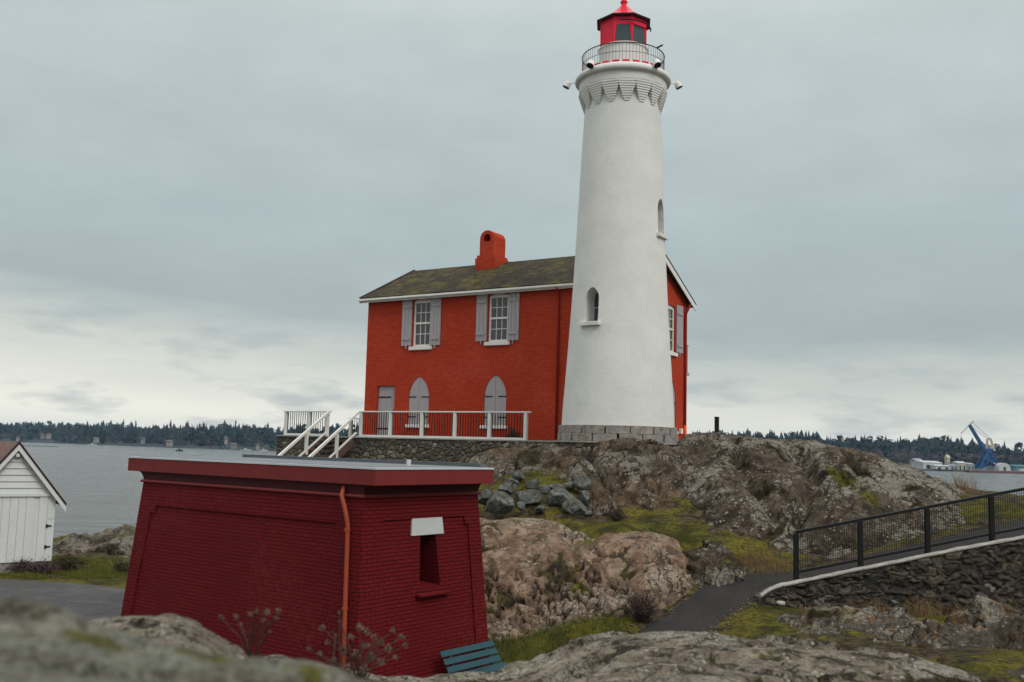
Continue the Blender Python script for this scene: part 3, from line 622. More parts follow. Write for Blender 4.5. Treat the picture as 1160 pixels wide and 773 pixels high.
outcrop('rock_outcrop', 'largest outcrop, tall brown lichen-spotted rock rising behind the black mesh fence', ROCKBROWN,
    [(772, 500, 31), (790, 490, 31), (830, 492, 30.8), (870, 499, 30.2), (920, 506, 29.6), (962, 512, 29.2), (978, 518, 28.9), (1010, 526, 28.5), (1045, 539, 28), (1075, 551, 27.4), (1090, 566, 27.0),
     (757, 600, 27.2), (790, 612, 26.2), (830, 628, 25.4), (872, 645, 24.7), (910, 643, 24.5), (960, 634, 24.5), (1010, 622, 24.6), (1060, 605, 25.0), (1092, 590, 25.6),
     (850, 560, 26.9), (800, 562, 27.7), (900, 565, 26.5), (950, 570, 26.0), (1010, 570, 26.1), (1050, 572, 26.2), (900, 522, 28.6), (850, 512, 29.4), (960, 530, 27.8), (1010, 540, 27.3), (775, 545, 28.9), (765, 560, 28.5)],
    0.055, extra=[(10, 34.5, 7.8), (7.6, 34.0, 8.45), (13, 33, 7.1), (15, 30.5, 6.6), (6.4, 32.5, 8.35)], big=0.14, facet=0.07, cell=1.7, crackd=0.13, fine=0.045, seed=3, stretch=(1, 1, 0.62),
    moss=[((965, 548, 27.0), (0.35, 0.5), 0.55), ((940, 535, 27.9), (0.25, 0.6), 0.5), ((905, 560, 26.6), (0.25, 0.7), 0.35), ((985, 560, 26.3), (0.4, 0.3), 0.5), ((900, 505, 29.8), (0.4, 0.4), 0.35), ((870, 640, 24.8), (0.6, 0.5), 0.5), ((830, 620, 25.6), (0.5, 0.4), 0.5), ((770, 600, 27), (0.5, 0.4), 0.5)],
    creases=[([(905, 510, 29.3), (925, 540, 27.8), (900, 600, 25.6)], 0.22, 0.45), ([(960, 505, 29.1), (975, 540, 27.4), (930, 560, 26.6)], 0.18, 0.35), ([(830, 490, 30.6), (845, 540, 28), (880, 600, 25.8)], 0.2, 0.3)])
outcrop('rock_outcrop', 'brown fissured rock face directly beneath the lighthouse and terrace wall', ROCKTAN,
    [(520, 521, 33.3), (560, 514, 32.3), (600, 510, 31.6), (640, 506, 30.7), (690, 502, 29.9), (735, 500, 29.5), (757, 505, 29.6), (768, 520, 29.4), (560, 535, 31.2), (600, 530, 30.6), (640, 534, 29.8), (690, 540, 29.0), (735, 545, 28.6), (760, 550, 28.6),
     (650, 566, 28.6), (690, 584, 27.7), (735, 592, 27.2), (760, 597, 27.2), (585, 542, 30.2), (620, 542, 29.6)],
    0.055, extra=[(3.4, 30.9, 8.12), (1.6, 31.6, 8.1), (5.5, 31.2, 8.1), (-1, 33.5, 7.7), (6.2, 31.0, 8.2)], big=0.12, facet=0.08, cell=1.5, crackd=0.14, fine=0.04, seed=14, stretch=(1.1, 1.1, 0.7),
    moss=[((700, 586, 27.6), (0.8, 0.4), 0.5), ((620, 540, 29.8), (0.7, 0.4), 0.5)], creases=[([(660, 510, 30.3), (690, 550, 28.8), (680, 580, 27.9)], 0.16, 0.3), ([(740, 505, 29.5), (748, 560, 28.2)], 0.12, 0.25)])
outcrop('rock_outcrop', 'smooth pinkish granite slab beside the crimson brick building, mossy cracks low down', ROCKPINK,
    [(545, 588, 25.6), (575, 589, 25.7), (610, 591, 25.5), (650, 600, 25.2), (672, 612, 24.8), (550, 630, 24.3), (600, 630, 24.2), (650, 635, 24.0), (690, 650, 23.4), (720, 662, 22.9), (555, 690, 22.9), (600, 690, 22.8), (650, 690, 22.6), (690, 688, 22.3),
     (545, 722, 22.0), (575, 726, 21.8), (620, 715, 22.0), (665, 702, 22.1), (710, 682, 22.3)],
    0.045, extra=[(-1.2, 25.5, 6.0), (-1.3, 22.5, 4.6), (0, 26.6, 6.1)], big=0.07, facet=0.05, cell=1.1, crackd=0.09, fine=0.02, seed=25, stretch=(0.85, 0.85, 0.85), lowcrack=(5.1, 5.7, 0.16),
    moss=[((590, 588, 25.7), (0.5, 0.3), 0.5), ((652, 630, 24.1), (0.12, 0.5), 0.5), ((665, 612, 24.6), (0.25, 0.35), 0.6), ((600, 715, 22.1), (0.9, 0.25), 0.4), ((655, 665, 23.2), (0.3, 0.3), 0.6)],
    creases=[([(645, 600, 25.1), (655, 640, 23.8), (690, 670, 22.9)], 0.13, 0.14), ([(552, 660, 23.4), (580, 700, 22.5)], 0.10, 0.18), ([(600, 655, 23.5), (612, 700, 22.4)], 0.09, 0.18), ([(635, 660, 23.2), (640, 700, 22.3)], 0.08, 0.18), ([(575, 665, 23.2), (592, 712, 22.2)], 0.07, 0.16)])
outcrop('rock_outcrop', 'rounded pink granite hump with grass behind it, above the path bend', ROCKPINK,
    [(672, 612, 24.7), (700, 602, 24.9), (735, 602, 24.8), (765, 612, 24.5), (778, 632, 24.0), (680, 630, 24.0), (720, 630, 23.8), (755, 640, 23.5), (690, 652, 23.3), (725, 662, 22.9), (755, 662, 23.1), (776, 655, 23.4)],
    0.045, big=0.06, facet=0.05, cell=1.0, crackd=0.08, fine=0.02, seed=37, moss=[((672, 622, 24.3), (0.15, 0.4), 0.45)])
outcrop('rock_outcrop', 'small grey rock lying between the pink hump and the path', ROCKBROWN,
    [(776, 622, 24.4), (800, 614, 24.6), (822, 618, 24.5), (836, 634, 24.1), (780, 645, 23.7), (805, 652, 23.5), (828, 648, 23.7), (805, 630, 24.0)],
    0.04, big=0.07, facet=0.10, cell=0.55, crackd=0.08, fine=0.03, seed=41, moss=[((830, 640, 24), (0.3, 0.3), 0.4)])
outcrop('rock_outcrop', 'flat lichen rock with orange and moss patches below the dark stone wall', ROCKLOW,
    [(880, 690, 21.2), (905, 694, 20.8), (950, 694, 20.7), (1010, 697, 20.4), (900, 715, 19.5), (950, 720, 18.9), (1000, 722, 18.6), (1040, 716, 18.9), (920, 735, 18.2), (980, 740, 17.6), (1040, 738, 17.4), (1060, 705, 19.6)],
    0.045, big=0.10, facet=0.14, cell=0.7, crackd=0.10, fine=0.05, seed=53, flatmoss=0.45, moss=[((960, 705, 20), (0.5, 0.6), 0.4), ((1000, 725, 18.3), (0.4, 0.4), 0.3)])
outcrop('rock_outcrop', 'dark craggy rock with pale lichen spots at the right edge below the stone wall', ROCKLOW,
    [(1040, 712, 18.6), (1075, 700, 18.8), (1110, 695, 18.6), (1150, 700, 18.0), (1200, 702, 17.6), (1060, 740, 16.9), (1100, 728, 16.9), (1150, 735, 16.5), (1040, 760, 15.9), (1100, 764, 15.4), (1160, 768, 15.0), (1220, 760, 15.2)],
    0.045, big=0.16, facet=0.24, cell=0.8, crackd=0.16, fine=0.06, seed=61, stretch=(1.2, 1.2, 0.7), moss=[((1130, 715, 17.4), (0.5, 0.5), 0.5), ((1080, 735, 16.8), (0.3, 0.3), 0.4)])
outcrop('rock_outcrop', 'broad pale grey foreground rock running along the bottom right', ROCKNEAR,
    [(300, 744, 5.6), (345, 748, 5.7), (400, 763, 6.0), (450, 762, 6.5), (500, 765, 6.9), (550, 770, 7.1), (600, 757, 7.3), (650, 731, 7.4), (700, 721, 7.4), (742, 714, 7.4), (800, 716, 7.4), (870, 723, 7.3), (940, 736, 7.2), (1000, 747, 7.1), (1060, 762, 7.0), (1100, 773, 6.9),
     (330, 773, 5.0), (420, 778, 5.6), (520, 782, 6.2), (600, 772, 6.4), (680, 748, 6.4), (760, 745, 6.3), (850, 758, 6.2), (940, 765, 6.2), (1020, 775, 6.3), (620, 785, 5.5), (750, 790, 5.2), (900, 795, 5.2), (450, 800, 5.0)],
    0.020, extra=[(-0.6, 7.4, 5.9), (1.2, 8.6, 5.9), (3.2, 8.3, 5.8), (0.4, 4.2, 6.45), (2.0, 4.2, 6.4)], big=0.05, facet=0.045, cell=0.7, crackd=0.035, fine=0.018, seed=72, stretch=(0.75, 1.5, 1.0), keepall=True, fall=1.6,
    moss=[((395, 768, 5.8), (0.16, 0.2), 0.7), ((440, 764, 6.4), (0.3, 0.15), 0.35), ((560, 762, 6.5), (0.4, 0.12), 0.45), ((690, 740, 6.5), (0.15, 0.15), 0.3), ((860, 745, 6.5), (0.2, 0.12), 0.35)],
    creases=[([(600, 750, 6.9), (700, 742, 6.5), (850, 762, 6.0)], 0.05, 0.05), ([(820, 722, 7.1), (900, 742, 6.7), (1000, 760, 6.5)], 0.04, 0.05)])
outcrop('rock_outcrop', 'rounded grey-green rock with pale lichen in front of the crimson wall, out of focus', ROCKNEAR,
    [(105, 714, 4.7), (140, 709, 4.75), (190, 714, 4.7), (230, 724, 4.65), (262, 739, 4.55), (284, 758, 4.4), (110, 740, 4.1), (170, 735, 4.1), (220, 745, 4.1), (260, 765, 4.0), (150, 775, 3.6), (220, 780, 3.7)],
    0.016, extra=[(-2.4, 5.1, 6.7), (-1.7, 5.1, 6.75), (-1.15, 4.7, 6.8)], big=0.03, facet=0.03, cell=0.4, crackd=0.02, fine=0.012, seed=84, keepall=True, fall=1.6, moss=[((200, 730, 4.2), (0.2, 0.2), 0.3)])
outcrop('rock_outcrop', 'nearest mossy rock at the bottom left corner, strongly out of focus', ROCKMOSS,
    [(-60, 672, 1.872), (0, 682, 1.872), (45, 691, 1.872), (90, 704, 1.872), (140, 719, 1.872), (200, 734, 1.872), (260, 746, 1.908), (320, 757, 1.944), (390, 772, 2.016), (-60, 773, 1.368), (0, 773, 1.404), (100, 773, 1.476), (200, 775, 1.548), (300, 780, 1.692), (0, 730, 1.584), (120, 745, 1.620), (100, 850, 1.152), (300, 850, 1.368)],
    0.008, extra=[(-1.37, 2.1, 7.53), (-0.72, 2.13, 7.5), (-0.22, 2.23, 7.35)], big=0.012, facet=0.02, cell=0.22, crackd=0.012, fine=0.008, seed=95, keepall=True, fall=1.6, flatmoss=0.08,
    moss=[((110, 728, 1.7), (0.08, 0.06), 0.6), ((230, 745, 1.73), (0.07, 0.05), 0.6), ((350, 768, 1.87), (0.06, 0.06), 0.6)])
outcrop('rock_outcrop', 'sloping striped shore rock with green turf between the white shed and the crimson building', ROCKSHORE,
    [(40, 622, 37), (60, 613, 37.5), (85, 607, 37.5), (110, 603, 37), (140, 599, 36.8), (165, 598, 36.5), (200, 604, 36), (60, 640, 33.5), (90, 640, 33), (125, 640, 32.5), (150, 642, 32), (180, 640, 32), (100, 622, 35), (140, 618, 34.5), (70, 628, 35.2)],
    0.07, extra=[(-15.5, 40, 2.0), (-11, 40, 2.2)], big=0.10, facet=0.15, cell=0.9, crackd=0.14, fine=0.06, seed=107, stretch=(0.7, 0.7, 2.2), flatmoss=0.3, moss=[((72, 616, 37), (0.8, 0.8), 0.7), ((125, 635, 33), (0.8, 0.6), 0.5), ((140, 608, 35.5), (0.6, 0.8), 0.45)])

# ------------------------------------------------------------------ loose boulders
def boulder(px, py, Y, w, h, label, seed, mat=ROCKGREY, flatn=9, rot=0.0, tilt=0.0):
    r_ = np.random.default_rng(seed); bm = bmesh.new(); bmesh.ops.create_icosphere(bm, subdivisions=5, radius=1.0)
    V = np.array([v.co[:] for v in bm.verts]); D = V / np.linalg.norm(V, axis=1)[:, None]
    ns = r_.normal(size=(flatn, 3)); ns /= np.linalg.norm(ns, axis=1)[:, None]; ds = r_.uniform(0.48, 0.88, flatn)
    rad = np.full(len(D), 1.05)
    for n_, d_ in zip(ns, ds):
        c = D @ n_; rad = np.where(c > 0.05, np.minimum(rad, d_ / np.maximum(c, 0.05)), rad)
    V = D * rad[:, None]; V += D * (fbm(V * 2.2 + seed, 4, seed=seed) * 0.05)[:, None]
    sx, sy, sz = w * Y / FPX / 2 * 1.02, w * Y / FPX / 2 * 0.85, h * Y / FPX / 2 * 1.08
    V = V * np.array([sx, sy, sz]); c, s_ = math.cos(tilt), math.sin(tilt); V = np.stack([V[:, 0] * c - V[:, 2] * s_, V[:, 1], V[:, 0] * s_ + V[:, 2] * c], 1)
    for v, q in zip(bm.verts, V): v.co = q
    for f_ in bm.faces: f_.smooth = True
    me = bpy.data.meshes.new('boulder'); bm.to_mesh(me); bm.free()
    fattr(me, 'moss', 0.15 + 0.3 * sstep(0.5, 1, D[:, 2]) * r_.uniform(0, 1)); fattr(me, 'crack', np.zeros(len(V)))
    return tag(link('boulder', me, mat, loc=tuple(P(px, py, Y)), rz=rot), label, 'boulder', 'loose boulders piled above the pink slab')
for i, b in enumerate([
    (563, 571, 27.2, 36, 26, 'large blue-grey boulder nearest the crimson building roof'),
    (576, 553, 28.2, 26, 12, 'thin pale slab resting above the large boulder by the roof edge'),
    (588, 539, 29.2, 17, 11, 'smallest grey boulder at the top of the pile, below the terrace wall'),
    (581, 547, 28.8, 15, 12, 'greenish-grey block just under the smallest top boulder'),
    (598, 564, 27.8, 30, 24, 'dark angular boulder between the large boulder and the tilted slab'),
    (603, 548, 28.7, 17, 12, 'dark square stone behind the dark angular boulder'),
    (631, 552, 28.6, 22, 11, 'flat grey stone half sunk in grass behind the tilted slab'),
    (635, 565, 27.9, 46, 27, 'biggest tilted grey slab in the middle of the boulder pile', 0.4),
    (651, 577, 27.4, 30, 20, 'pale wedge-shaped boulder leaning in front of the tilted slab'),
    (660, 548, 28.5, 19, 17, 'upright pale grey boulder near the brown rock face'),
    (682, 572, 27.6, 38, 30, 'rounded brown boulder at the right end of the pile'),
    (611, 577, 27.3, 16, 9, 'low mossy stone in front of the dark angular boulder'),
    (664, 566, 27.9, 22, 20, 'dark boulder wedged between tilted slab and rounded brown boulder'),
    (617, 556, 28.4, 14, 12, 'small sharp stone between the dark square stone and the flat sunk stone'),
    (549, 563, 27.6, 18, 18, 'grey stone half hidden behind the right roof corner of the crimson building'),
    (590, 574, 27.2, 14, 10, 'small pale stone at the foot of the dark angular boulder'),
    (668, 583, 27.2, 15, 9, 'low brown stone lying below the rounded brown boulder'),
    (645, 550, 28.7, 13, 9, 'small dark stone just left of the upright pale boulder')]):
    boulder(*b[:6], 200 + i, ROCKTAN if i == 10 else ROCKGREY, 7 if i == 10 else 8, i * 0.7, b[6] if len(b) > 6 else 0.12 * math.sin(i * 2.1))
w_ = boulder(76, 655, 31.2, 13, 5, 'small flat white stone lying on the turf in front of the shed', 301, None); w_.data.materials.clear(); w_.data.materials.append(COPING); w_['group'] = 'loose pale stones'
w_ = boulder(885, 684, 21.6, 10, 7, 'small pale stone at the low end of the dark stone wall', 302, None); w_.data.materials.clear(); w_.data.materials.append(COPING); w_['group'] = 'loose pale stones'

# ==================================================================
#  TERRACE, HOUSE, TOWER      (house frame: x = E2 into the depth, y = E1 along the front, z from 8.3)
# ==================================================================
Z0 = 8.3
tl = np.array([-1.82, -1.07])                        # tower axis in the house frame
arc = [(tl[0] + 2.02 * math.cos(t), tl[1] + 2.02 * math.sin(t)) for t in np.linspace(R(85), R(-75), 18)[::-1]]
arc = [(tl[0] + 2.02 * math.cos(t), tl[1] + 2.02 * math.sin(t)) for t in np.linspace(R(100), R(300), 22)]
tpoly = [(7.5, -0.9), (7.5, 14.3), (-1.66, 14.3)] + arc
ter = thing('stone_terrace', 'low dark rubble stone terrace wall under the red house and white railing', 'terrace', (*h2w(0, 0), Z0), HROT)
MB().prism(tpoly, 2, -3.0, TER - Z0).build('wall', RUBBLE, ter)
cap = [(7.5, -0.9), (7.5, 14.32), (-1.72, 14.32)] + [(tl[0] + (q[0] - tl[0]) * 1.02, tl[1] + (q[1] - tl[1]) * 1.02) for q in arc]
MB().prism(cap, 2, TER - Z0 + 0.003, TER - Z0 + 0.05).build('cap', COPING, ter)

H = thing('red_house', 'two-storey red painted brick house with mossy gable roof beside the white tower', 'house', (*h2w(0, 0), Z0), HROT)
LH, WH, EZ, RZ = 11.2, 6.35, 5.62, 7.16
mb = MB(); hz0 = -0.04
prof = [(0, hz0), (WH, hz0), (WH, EZ), (WH / 2, RZ - 0.06), (0, EZ)]
mb.prism(prof, 1, 0, LH); wall = mb.build('wall', HOUSEBRICK, H)
WIN = [(8.43, 0.86, 3.54, 5.42), (4.86, 0.87, 3.60, 5.42)]       # centre y, width, bottom, top on the front
ARC = [(8.45, 0.98), (4.90, 0.98)]
cuts = []
def segtop(c, w, z0, z1, rise=0.07): return [(c - w / 2, z0), (c + w / 2, z0), (c + w / 2, z1 - rise), (c + w / 4, z1 - rise * 0.25), (c, z1), (c - w / 4, z1 - rise * 0.25), (c - w / 2, z1 - rise)]
for c, w, a, b in WIN: cuts.append(MB().prism(segtop(c, w, a, b), 0, -0.3, 0.16))
for c, w in ARC: cuts.append(MB().prism([(c + q[0], 0.50 + q[1]) for q in arch(w, 1.05, 1.86)], 0, -0.3, 0.10))
cuts.append(MB().box(-0.3, 0.20, 9.66, 10.56, 0.0, 2.02))
cuts.append(MB().prism([(x, z) for x, z in segtop(4.72, 0.86, 3.52, 5.36)], 1, -0.3, 0.16))
cuts.append(MB().prism([(4.75 + q[0], 0.50 + q[1]) for q in arch(0.98, 1.2, 2.02)], 1, -0.3, 0.10))
cut(wall, cuts)
# roof
oh, og, th = 0.28, 0.22, 0.10
def zr(x): return EZ + 0.10 + (RZ + 0.12 - EZ - 0.10) * (1 - abs(x - WH / 2) / (WH / 2))
rp_ = [(-oh, zr(-oh)), (WH / 2, RZ + 0.12), (WH + oh, zr(WH + oh))]
poly = rp_ + [(x, z - th) for x, z in rp_[::-1]]
roof = MB().prism(poly, 1, -og, LH + og).build('roof', ROOFMAT, H)
# chimney with two-step base, stack and a barrel-vaulted cap with an arched mouth
CHX, CHY = 2.95, 7.18
ch = MB(); zb = zr(CHX) - 0.45
ch.box(CHX - 0.56, CHX + 0.56, CHY - 0.47, CHY + 0.47, zb, 7.38).box(CHX - 0.51, CHX + 0.51, CHY - 0.42, CHY + 0.42, 7.382, 7.50)
chm = ch.build('chimney', HOUSEBRICK, roof)
stack = MB(); sh = [(-0.34, 7.502), (0.34, 7.502), (0.34, 8.20)] + [(0.34 * math.cos(t), 8.20 + 0.34 * math.sin(t)) for t in np.linspace(0.15, math.pi - 0.15, 12)] + [(-0.34, 8.20)]
stack.prism([(CHY + x, z) for x, z in sh], 0, CHX - 0.44, CHX + 0.44)
st = stack.build('chimney_stack', HOUSEBRICK, roof)
mo = [(-0.17, 8.08), (0.17, 8.08), (0.17, 8.22)] + [(0.17 * math.cos(t), 8.22 + 0.17 * math.sin(t)) for t in np.linspace(0.2, math.pi - 0.2, 8)] + [(-0.17, 8.22)]
cut(st, [MB().prism([(CHY + x, z) for x, z in mo], 0, CHX - 0.8, CHX + 0.2)])
MB().prism([(CHY + x, z) for x, z in mo], 0, CHX + 0.15, CHX + 0.19).build('flue_mouth', DARK, roof)
# the vault turns its mouth to the left end of the house
# gutter, fascia, bargeboards
fa = MB(); zf = zr(-oh)
fa.box(-oh + 0.06, -oh + 0.10, -og + 0.02, LH + og - 0.02, zf - 0.20, zf - th - 0.003)
fa.build('fascia_board', WHITE, H)
gu = MB().prism([(-oh - 0.065, zf - 0.055), (-oh + 0.058, zf - 0.105), (-oh + 0.058, zf - 0.15), (-oh - 0.03, zf - 0.155), (-oh - 0.07, zf - 0.12)], 1, -og - 0.02, LH + og + 0.02); gu.build('gutter', WHITE, H)
for yy, s_ in ((-og - 0.035, 1), (LH + og + 0.003, 1)):
    bb = MB(); q = [(-oh, zr(-oh) - 0.004), (WH / 2, RZ + 0.116), (WH + oh, zr(WH + oh) - 0.004)]
    bb.prism(q + [(x, z - 0.23) for x, z in q[::-1]], 1, yy, yy + 0.032); bb.build('bargeboard', WHITE, H)
    MB().prism([(-oh - 0.01, zr(-oh)), (WH / 2, RZ + 0.13), (WH + oh + 0.01, zr(WH + oh)), (WH + oh + 0.01, zr(WH + oh) + 0.03), (WH / 2, RZ + 0.165), (-oh - 0.01, zr(-oh) + 0.03)], 1, yy - 0.02, yy + 0.05).build('roof_edge', DARKTRIM, roof)
# tall sash windows with shutters
def sash(parent, c, w, a, b, along, depth):
    """along: 1 = front (x=0 plane), 0 = gable (y=0 plane)"""
    def bx(m, u0, u1, d0, d1, z0, z1): return m.box(d0, d1, u0, u1, z0, z1) if along else m.box(u0, u1, d0, d1, z0, z1)
    fr = MB(); t = 0.075
    bx(fr, c - w / 2, c - w / 2 + t, depth, depth + 0.07, a, b - 0.02); bx(fr, c + w / 2 - t, c + w / 2, depth, depth + 0.07, a, b - 0.02)
    bx(fr, c - w / 2 + t, c + w / 2 - t, depth, depth + 0.07, b - 0.16, b - 0.005); bx(fr, c - w / 2 + t, c + w / 2 - t, depth, depth + 0.07, a, a + 0.08)
    mid = (a + b) / 2 - 0.02; bx(fr, c - w / 2 + t, c + w / 2 - t, depth - 0.01, depth + 0.05, mid - 0.035, mid + 0.035)
    for k in (1, 2):
        u = c - w / 2 + t + (w - 2 * t) * k / 3; bx(fr, u - 0.012, u + 0.012, depth + 0.02, depth + 0.05, a + 0.08, mid - 0.035); bx(fr, u - 0.012, u + 0.012, depth + 0.02, depth + 0.05, mid + 0.035, b - 0.16)
    for zz in ((a + 0.08 + mid) / 2, (mid + b - 0.12) / 2): bx(fr, c - w / 2 + t, c + w / 2 - t, depth + 0.022, depth + 0.048, zz - 0.012, zz + 0.012)
    f = fr.build('window', WHITE, parent)
    g = MB(); bx(g, c - w / 2 + t, c + w / 2 - t, depth + 0.035, depth + 0.04, a + 0.08, b - 0.12); g.build('pane', GLASS, f)
    s_ = MB(); bx(s_, c - w / 2 - 0.12, c + w / 2 + 0.12, -0.09, depth - 0.001, a - 0.14, a - 0.002); s_.build('sill', WHITE, f, bevel=0.01)
    return f
def shutter(parent, u0, u1, z0, z1, along):
    def bx(m, a0, a1, d0, d1, q0, q1): return m.box(d0, d1, a0, a1, q0, q1) if along else m.box(a0, a1, d0, d1, q0, q1)
    m = MB(); n = 3
    for k in range(n): bx(m, u0 + (u1 - u0) * k / n + 0.004, u0 + (u1 - u0) * (k + 1) / n - 0.004, -0.055, -0.012, z0, z1)
    for zz in (z0 + 0.22, z1 - 0.38): bx(m, u0 + 0.05, u1 - 0.05, -0.085, -0.056, zz, zz + 0.11)
    o = m.build('shutter', SHUT, parent, bevel=0.004)
    h_ = MB()
    h_.tube([((-0.05, (u0 + u1) / 2, z0 - 0.12) if along else ((u0 + u1) / 2, -0.05, z0 - 0.12)), ((-0.05, (u0 + u1) / 2, z0 + 0.02) if along else ((u0 + u1) / 2, -0.05, z0 + 0.02))], 0.025, 8)
    h_.build('shutter_catch', SHUT, o)
    hg = MB(); e = u0 if abs(u0) < abs(u1) else u1
    return o
for c, w, a, b in WIN:
    sash(H, c, w, a, b, 1, 0.06); shutter(H, c + w / 2 + 0.04, c + w / 2 + 0.53, a + 0.04, b + 0.02, 1); shutter(H, c - w / 2 - 0.51, c - w / 2 - 0.02, a + 0.02, b + 0.03, 1)
sash(H, 4.72, 0.86, 3.52, 5.36, 0, 0.06); shutter(H, 5.22, 5.82, 3.56, 5.42, 0)
# pointed shuttered openings
for k, (c, w) in enumerate(ARC + [(4.75, 0.98)]):
    al = 1 if k < 2 else 0; hh = (1.05, 1.86) if al else (1.2, 2.02); out = arch(w - 0.03, *hh)
    for s_ in (1, -1):
        half = [q for q in (out if s_ > 0 else out[1:] + out[:1]) if q[0] * s_ >= -1e-6]; half = [(max(q[0] * s_, 0.006) * s_, q[1]) for q in half]; half = [(0.006 * s_, 0)] + [q for q in half if not (abs(q[0]) < 0.01 and q[1] == 0)]
        m = MB(); m.prism([(c + q[0], 0.50 + q[1]) for q in half], 0 if al else 1, 0.02, 0.06)
        o = m.build('arched_shutter', SHUT, H)
        for zz in (0.78, 1.55):
            u0, u1 = sorted((c + s_ * (w / 2 - 0.36), c + s_ * (w / 2 + 0.02)))
            (MB().box(0.004, 0.019, u0, u1, zz, zz + 0.04) if al else MB().box(u0, u1, 0.004, 0.019, zz, zz + 0.04)).build('hinge', IRON, o)
    m = MB(); (m.box(-0.09, 0.098, c - w / 2 - 0.1, c + w / 2 + 0.1, 0.38, 0.498) if al else m.box(c - w / 2 - 0.1, c + w / 2 + 0.1, -0.09, 0.098, 0.38, 0.498)); m.build('sill', WHITE, H, bevel=0.01)
# plank door
m = MB()
for k in range(6): m.box(0.10, 0.15, 9.66 + 0.15 * k + 0.003, 9.66 + 0.15 * (k + 1) - 0.003, 0.01, 2.0)
dr = m.build('door', SHUT, H, bevel=0.003)
for zz in (0.30, 1.55): MB().box(0.085, 0.099, 9.90, 10.54, zz, zz + 0.05).build('hinge', IRON, dr)
MB().box(0.07, 0.099, 9.70, 9.78, 0.95, 1.08).build('handle', IRON, dr)
# rainwater pipes on the two visible corners
def pipe_with_hopper(u, along, zt, zb, mat_top, foot=None):
    def pt(o_, z): return (-o_, u, z) if along else (u, -o_, z)
    m = MB(); m.tube([pt(0.24, zt + 0.16), pt(0.20, zt + 0.05), pt(0.08, zt - 0.18), pt(0.06, zt - 0.35), pt(0.06, zb)], 0.045, 10)
    o = m.build('downpipe', mat_top, H, smooth=True)
    for za in (zt - 0.42, 2.6): MB().tube([pt(0.06, za), pt(0.06, za + 0.05)], 0.06, 10).build('pipe_clip', mat_top, o)
    if foot: MB().tube([pt(0.07, foot), pt(0.07, zb - 0.02)], 0.062, 12).build('pipe_foot', BRIGHTORANGE, o, smooth=True)
pipe_with_hopper(2.25, 1, 5.36, 0.05, PIPERED)
pipe_with_hopper(6.05, 0, 5.36, 0.0, PIPERED, 0.75)
MB().box(5.62, 5.78, -0.10, -0.004, 0.42, 0.62).build('meter_box', WHITE, H)
# little balcony behind the far corner
bl = MB()
for z_ in (2.85, 3.95): bl.box(WH + 0.02, WH + 0.45, 0.10, 0.14, z_, z_ + 0.04); bl.box(WH + 0.41, WH + 0.45, 0.15, 2.2, z_, z_ + 0.06)
for k in range(3): bl.box(WH + 0.05 + k * 0.13, WH + 0.09 + k * 0.13, 0.11, 0.14, 2.91, 3.95)
for k in range(14): bl.box(WH + 0.415, WH + 0.445, 0.2 + k * 0.14, 0.24 + k * 0.14, 2.91, 3.95)
bl.box(WH + 0.002, WH + 0.47, 0.08, 2.25, 2.76, 2.845); bl.build('balcony', SHUT, H)

# ---- white railing on the terrace edge
def rail_run(root, x, ys, zb=-0.04, zt=0.92, infill=IRON):
    for y in ys: MB().box(x - 0.06, x + 0.06, y - 0.06, y + 0.06, zb - 0.02, zt - 0.02).build('post', WOODWHITE, root, bevel=0.006)
    MB().box(x - 0.07, x + 0.07, min(ys) - 0.18, max(ys) + 0.09, zt - 0.018, zt + 0.03).build('top_rail', WOODWHITE, root, bevel=0.006)
    mb = MB()
    for a, b in zip(ys[:-1], ys[1:]):
        a, b = sorted((a, b)); mb.box(x - 0.03, x + 0.03, a + 0.062, b - 0.062, zb + 0.0, zb + 0.09)
    mb.build('bottom_rail', WOODWHITE, root)
    mb = MB()
    for a, b in zip(ys[:-1], ys[1:]):
        a, b = sorted((a, b)); n = max(2, int(round((b - a) / 0.115)))
        for k in range(1, n):
            y = a + (b - a) * k / n; mb.box(x - 0.010, x + 0.010, y - 0.010, y + 0.010, zb + 0.092, zt - 0.02)
    mb.build('balusters', infill, root)
r1 = thing('railing', 'long white terrace railing with dark balusters in front of the red house', 'railing', (*h2w(0, 0), Z0), HROT); rail_run(r1, -1.55, [9.97, 8.53, 7.05, 5.56, 4.07, 2.58])
r2 = thing('railing', 'short white railing section at the left end of the terrace beside the stairs', 'railing', (*h2w(0, 0), Z0), HROT); rail_run(r2, -1.55, [13.95, 12.68, 11.72])
r3 = thing('railing', 'rear white railing seen across the landing behind the stair top', 'railing', (*h2w(0, 0), Z0), HROT)
rail_run(r3, 2.6, [14.2, 12.9, 11.75], -0.04, 0.80)
# ---- wooden stairs going down towards the left front
stt = thing('wooden_stairs', 'brown wooden stairs with sloping white handrails leading up to the terrace', 'stairs', (*h2w(0, 0), Z0), HROT)
for y in (10.08, 11.62):
    MB().bar((-1.60, y, 0.90), (-4.6, y, -1.14), 0.09, 0.10).build('handrail', WOODWHITE, stt, bevel=0.006)
    for x in (-2.75, -4.2): MB().box(x - 0.05, x + 0.05, y - 0.05, y + 0.05, -0.05 - (-1.6 - x) * 0.68 - 0.32, 0.82 - (-1.6 - x) * 0.68).build('post', WOODWHITE, stt)
    MB().bar((-1.68, y, -0.10), (-4.6, y, -2.08), 0.06, 0.28).build('stringer', DARKWOOD, stt)
    MB().bar((-1.68, y + 0.002, 0.12), (-4.6, y + 0.002, -1.86), 0.05, 0.06).build('lower_rail', WOODWHITE, stt)
for k in range(10): MB().box(-1.72 - 0.29 * k - 0.31, -1.72 - 0.29 * k, 10.115, 11.585, -0.19 * (k + 1) - 0.05, -0.19 * (k + 1)).build('tread', DARKWOOD, stt)

